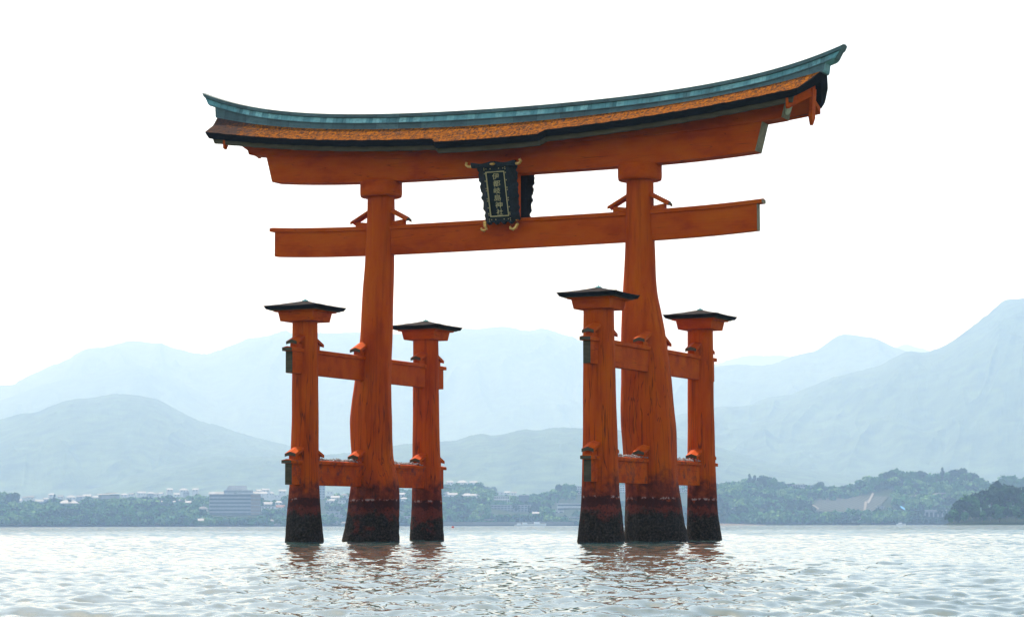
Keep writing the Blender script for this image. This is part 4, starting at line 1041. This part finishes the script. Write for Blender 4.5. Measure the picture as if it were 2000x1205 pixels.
# angled white hall
x, y, rot = frame_at(215, 2060*K, 0.5); k = 2060*K/FPX; zt_ = CAM[2]+(1029.5-964)*k; zb = zt_-7.5
root = empty('hall', (x, y, 0)); root.rotation_euler = (0, 0, rot); root.scale = (K, 1, 1)
MB().box((-8, -5, zb-3), (8, 7, zt_-3.2)).build('wall', M_WALLG, root)
MB().add([(-12,-6,zt_-4.2),(9,-6,zt_-1.6),(9,8,zt_-1.6),(-12,8,zt_-4.2),(-12,1,zt_-3.2),(3,1,zt_),(9,1,zt_-1.0)], [(3,2,1,0),(0,1,6,5,4),(1,2,6),(2,3,4,5,6),(3,0,4)]).build('roof', M_ROOFW, root)
MB().box((-1, -5.1, zt_-5.4), (7.5, -4.98, zt_-4.0)).build('window', M_WIN, root)
tag(root, 'angled white hall with sloping roof on the skyline left of the hotel', 'hall')
block(623, 635, 950, 1010, 2200, 'apartment_tower', 'slim blue grey tower between the near left post and left pillar', 'tower', M_WALLG, 12, 2, 'flat', 10)
block(964, 994, 971, 983, 1990, 'office_block', 'pale office block with two rows of windows through the middle of the gate', 'office building', M_WALLW, 2, 7, 'flat', 12)
block(1012, 1032, 969, 983, 1992, 'dark_block', 'dark square building right of the pale office block', 'building', M_WIN, 3, 3, 'flat', 12)
block(957, 1036, 988, 1010, 1930, 'apartment_building', 'wide faded grey apartment building below the pale office block', 'apartment building', M_WALLG, 5, 12, 'flat', 12)
block(1087, 1150, 985, 1000, 1905, 'white_building', 'long white banded building left of the near right post', 'building', M_WALLW, 2, 0, 'flat', 14, M_ROOFW)
block(1080, 1100, 999, 1013, 1880, 'annex', 'small pale annex left of the white banded building', 'building', M_WALLW, 2, 2, 'flat', 9)
block(1112, 1150, 1011, 1024, 1830, 'ferry_shed', 'low white roofed shed by the water left of the near right post', 'shed', M_WALLG, 2, 5, 'flat', 12, M_ROOFW)
block(1123, 1148, 952, 982, 2060, 'apartment_building', 'white apartment building behind the near right post', 'apartment building', M_WALLW, 8, 6, 'flat', 12)
block(1200, 1232, 950, 984, 2060, 'apartment_building', 'white apartment building seen between the near right post and right pillar', 'apartment building', M_WALLW, 9, 7, 'flat', 12)
block(1316, 1350, 950, 992, 2050, 'apartment_building', 'white apartment building seen between the right pillar and the far right post', 'apartment building', M_WALLW, 10, 8, 'flat', 12)
block(1541, 1571, 949, 954, 2075, 'long_house', 'long low white roofed house on the crest right of the gate', 'house', M_WALLG, 1, 6, 'flat', 9)
h2, w2_, z02, z12 = block(1803, 1845, 998, 1018, 1820, 'boathouse', 'open dark boathouse with long pale roof near the wooded point', 'boathouse', M_WALLG, 1, 5, 'flat', 10)
A_ = frame_at(1800, 1812*K)
tag(MB().lathe([(-0.5, A_[0], A_[1], 0.7), (15, A_[0]+1, A_[1], 0.55)], 10).build('post', M_ROOFW), 'single leaning white post beside the boathouse', 'post')

# ---- gridded retaining slope and its pale stairways
def patch(name, corners, lift, m, label, cat, nu=22, nv=10, th=1.0):
    """corners as surveyed points: top-left, top-right, bottom-right, bottom-left, laid on the bank"""
    P = [on_ground(*c) for c in corners]; BLOCK.append((min(c[0] for c in corners), max(c[0] for c in corners), max(c[1] for c in corners)-7, P[2][3])); P = [(a, b_, c) for a, b_, c, _ in P]
    vs = []; P = [Vector(p) for p in P]
    for lay in (lift, lift-th):
        for j_ in range(nv+1):
            for i_ in range(nu+1):
                u, v = i_/nu, j_/nv; p = (P[0]*(1-u)+P[1]*u)*(1-v)+(P[3]*(1-u)+P[2]*u)*v
                dx, dy = p.x-CAM[0], p.y-CAM[1]; dist = math.hypot(dx, dy); pxx = 1000+FPX*math.tan(math.atan2(dx, dy)-YAW)
                vs.append((p.x, p.y, float(ground(pxx, dist))+lay))
    o_ = (nu+1)*(nv+1); I = lambda i_, j_, l=0: l*o_+j_*(nu+1)+i_
    fs = [(I(i_, j_), I(i_+1, j_), I(i_+1, j_+1), I(i_, j_+1)) for j_ in range(nv) for i_ in range(nu)]
    for i_ in range(nu): fs += [(I(i_, 0), I(i_, 0, 1), I(i_+1, 0, 1), I(i_+1, 0)), (I(i_, nv), I(i_+1, nv), I(i_+1, nv, 1), I(i_, nv, 1))]
    for j_ in range(nv): fs += [(I(0, j_), I(0, j_+1), I(0, j_+1, 1), I(0, j_, 1)), (I(nu, j_), I(nu, j_, 1), I(nu, j_+1, 1), I(nu, j_+1))]
    return tag(MB().add(vs, fs).build(name, m), label, cat)
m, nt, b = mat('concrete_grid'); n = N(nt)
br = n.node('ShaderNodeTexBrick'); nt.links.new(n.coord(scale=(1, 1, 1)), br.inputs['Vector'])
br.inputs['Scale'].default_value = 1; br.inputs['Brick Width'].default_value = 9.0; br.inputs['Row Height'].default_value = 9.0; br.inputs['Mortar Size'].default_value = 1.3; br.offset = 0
br.inputs['Color1'].default_value = (0.010, 0.02, 0.008, 1); br.inputs['Color2'].default_value = (0.018, 0.032, 0.015, 1); br.inputs['Mortar'].default_value = (0.085, 0.085, 0.08, 1)  # kept dark: the shade of a steeper, backlit slope is put into these colours
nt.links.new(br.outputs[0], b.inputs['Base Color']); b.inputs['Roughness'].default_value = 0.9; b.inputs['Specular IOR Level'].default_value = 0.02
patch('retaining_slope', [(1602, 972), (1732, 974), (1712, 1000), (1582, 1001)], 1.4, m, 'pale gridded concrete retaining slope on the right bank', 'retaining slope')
patch('stairway', [(1690, 985), (1701, 967), (1704, 969), (1694, 987)], 2.1, M_CONC, 'pale stairway climbing to the top of the gridded slope', 'stairway', 4, 4)
patch('stairway', [(1686, 984), (1691, 984), (1687, 1003), (1683, 1003)], 2.1, M_CONC, 'pale stairway running down the right side of the gridded slope', 'stairway', 4, 4)
patch('ramp', [(1574, 987), (1577, 986), (1597, 997), (1595, 999)], 2.1, M_CONC, 'pale ramp slanting down the left of the gridded slope', 'ramp', 4, 4)
M_BLUE = simple('blue_sheet', (0.03, 0.22, 0.50), (0.05, 0.32, 0.62), 0.3, 0.6, 0)
patch('blue_sheet', [(1741, 985), (1745, 985), (1774, 1004), (1771, 1005)], 2.6, M_BLUE, 'bright blue plastic sheet draped down the right bank', 'sheet', 8, 4)
patch('road', [(1760, 974), (1850, 968), (1850, 970), (1760, 976)], 3.2, M_CONC, 'thin pale road line crossing the right bank', 'road', 10, 2)

# the woods covering the banks: far too many to count
Q = [[], [], []]; BL = np.array(BLOCK)
cnt = 0
rw = np.random.default_rng(77)
while cnt < 6400:
    a = rw.uniform(-150, 2150); dd = D0+4+(rw.uniform(0, 1)**0.8)*(D1-D0+40) if cnt > 1100 else D0+rw.uniform(0, 22)
    if 1585 < a < 1742 and 1840*K < dd < 1985*K : continue
    if 400 < a < 516 and dd < 1985*K and dd > 1860*K: continue
    if 1075 < a < 1140 and 1835*K < dd < 2000*K: continue
    if 640 < a < 800 and rw.uniform() < 0.45: continue
    A = float(az_of(a)); g_ = float(ground(a, dd))
    hh = K*rw.uniform(4.5, 8.5)*(0.8 if 860 > a > 400 else 1); kd = int(np.clip(round(0.95+1.3*nz(a/45.0, dd/70)+rw.normal()*0.45), 0, 2))
    sel = BL[(BL[:, 0] < a) & (BL[:, 1] > a) & (BL[:, 3] > dd)]
    if len(sel):
        hh = min(hh, float(np.min(CAM[2]+(float(hor(a))-sel[:, 2])/FPX*dd))-g_+1.0)
        if hh < 2.5: cnt += 1; continue
    r = max(hh, 4.0)*rw.uniform(0.42, 0.6)
    Q[kd].append(leaf_cloud(rw, (CAM[0]+dd*math.sin(A), CAM[1]+dd*math.cos(A), g_+hh*0.48), (r, r, hh*0.5), 34, 1.05*K))
    cnt += 1
for kd in range(3):
    o = bpy.data.objects.new('woods', quad_mesh('woods', np.concatenate(Q[kd]), M_LEAF[kd])); COL.objects.link(o)
    tag(o, ['dark evergreen woods covering the far banks', 'mid green woods covering the far banks', 'pale green scrub and bamboo covering the far banks'][kd], 'woods', kind='stuff')

# ---- boats and the buoy
M_HULLW = simple('white_hull', (0.6, 0.6, 0.6), (0.75, 0.75, 0.75), 1, 0.4, 0)
def boat(px, dist, L, hull, label, cabin=True):
    dist = dist*K; L = L*K; x, y, rot = frame_at(px, dist, 0.15); root = empty('boat', (x, y, 0)); root.rotation_euler = (0, 0, rot)
    vs = []; S_ = [(-0.5, 0.55), (-0.3, 0.95), (0.1, 1.0), (0.35, 0.7), (0.5, 0.04)]
    bw, hh = L*0.14, L*0.11
    for t, w in S_:
        rise = 0.4*max(0, t)*hh*2
        vs += [(t*L, -bw*w, hh+rise), (t*L*0.94, -bw*w*0.6, -0.3), (t*L*0.94, bw*w*0.6, -0.3), (t*L, bw*w, hh+rise)]
    fs = [(4*i+a, 4*i+(a+1) % 4, 4*i+4+(a+1) % 4, 4*i+4+a) for i in range(4) for a in range(4)]+[(3,2,1,0), (16,17,18,19)]
    MB().add(vs, fs).build('hull', hull, root)
    if cabin:
        MB().hexa([(-L*.25,-bw*.6,hh),(L*.12,-bw*.6,hh),(L*.12,bw*.6,hh),(-L*.25,bw*.6,hh),(-L*.24,-bw*.5,hh+L*.13),(L*.06,-bw*.5,hh+L*.13),(L*.06,bw*.5,hh+L*.13),(-L*.24,bw*.5,hh+L*.13)]).build('cabin', M_HULLW, root)
        MB().lathe([(hh, 0, 0, 0.08), (hh+L*0.3, 0, 0, 0.04)], 6).build('mast', M_HULLW, root)
    tag(root, label, 'boat', 'boats off the far shore')
for k, (a, L, lab) in enumerate([(1014, 8, 'white motor boat moored at the quay, leftmost of three'), (1026, 10, 'white motor boat moored at the quay, middle of three'), (1050, 12, 'white motor boat moored at the quay, rightmost of three')]):
    boat(a, 1772, L, M_HULLW, lab)
boat(1658, 1690, 13, M_DKW, 'long dark barge lying low off the gridded slope', False)
boat(1756, 1765, 7, M_HULLW, 'small white boat near the shore left of the boathouse')
M_RED = simple('red_plastic', (0.45, 0.03, 0.02), (0.6, 0.05, 0.03), 3, 0.4, 0)
x, y, _ = frame_at(884, 700); 
bu = empty('buoy', (x, y, 0)); tag(bu, 'small red buoy floating right of the far left post', 'buoy')
MB().lathe([(-0.3, 0, 0, 0.15), (-0.1, 0, 0, 0.36), (0.12, 0, 0, 0.42), (0.3, 0, 0, 0.33), (0.42, 0, 0, 0.10)], 16).build('float', M_RED, bu)
MB().lathe([(0.40, 0, 0, 0.07), (0.52, 0, 0, 0.06)], 8).build('ring', M_DKW, bu)

# ------------------------------------------------------------------ air
hz = MB().box((-23000, -3500, -3.0), (16000, 25500, 1650.0)).build('haze', [])
tag(hz, kind='stuff')
mh = bpy.data.materials.new('haze_air'); mh.use_nodes = True; nt = mh.node_tree; nt.nodes.clear()
mo = nt.nodes.new('ShaderNodeOutputMaterial'); pv = nt.nodes.new('ShaderNodeVolumePrincipled')
pv.inputs['Color'].default_value = (0.43, 0.65, 0.97, 1); pv.inputs['Density'].default_value = 0.000136
pv.inputs['Anisotropy'].default_value = 0.0
pv.inputs['Absorption Color'].default_value = (1, 1, 1, 1)
nt.links.new(pv.outputs[0], mo.inputs['Volume']); hz.data.materials.clear(); hz.data.materials.append(mh)
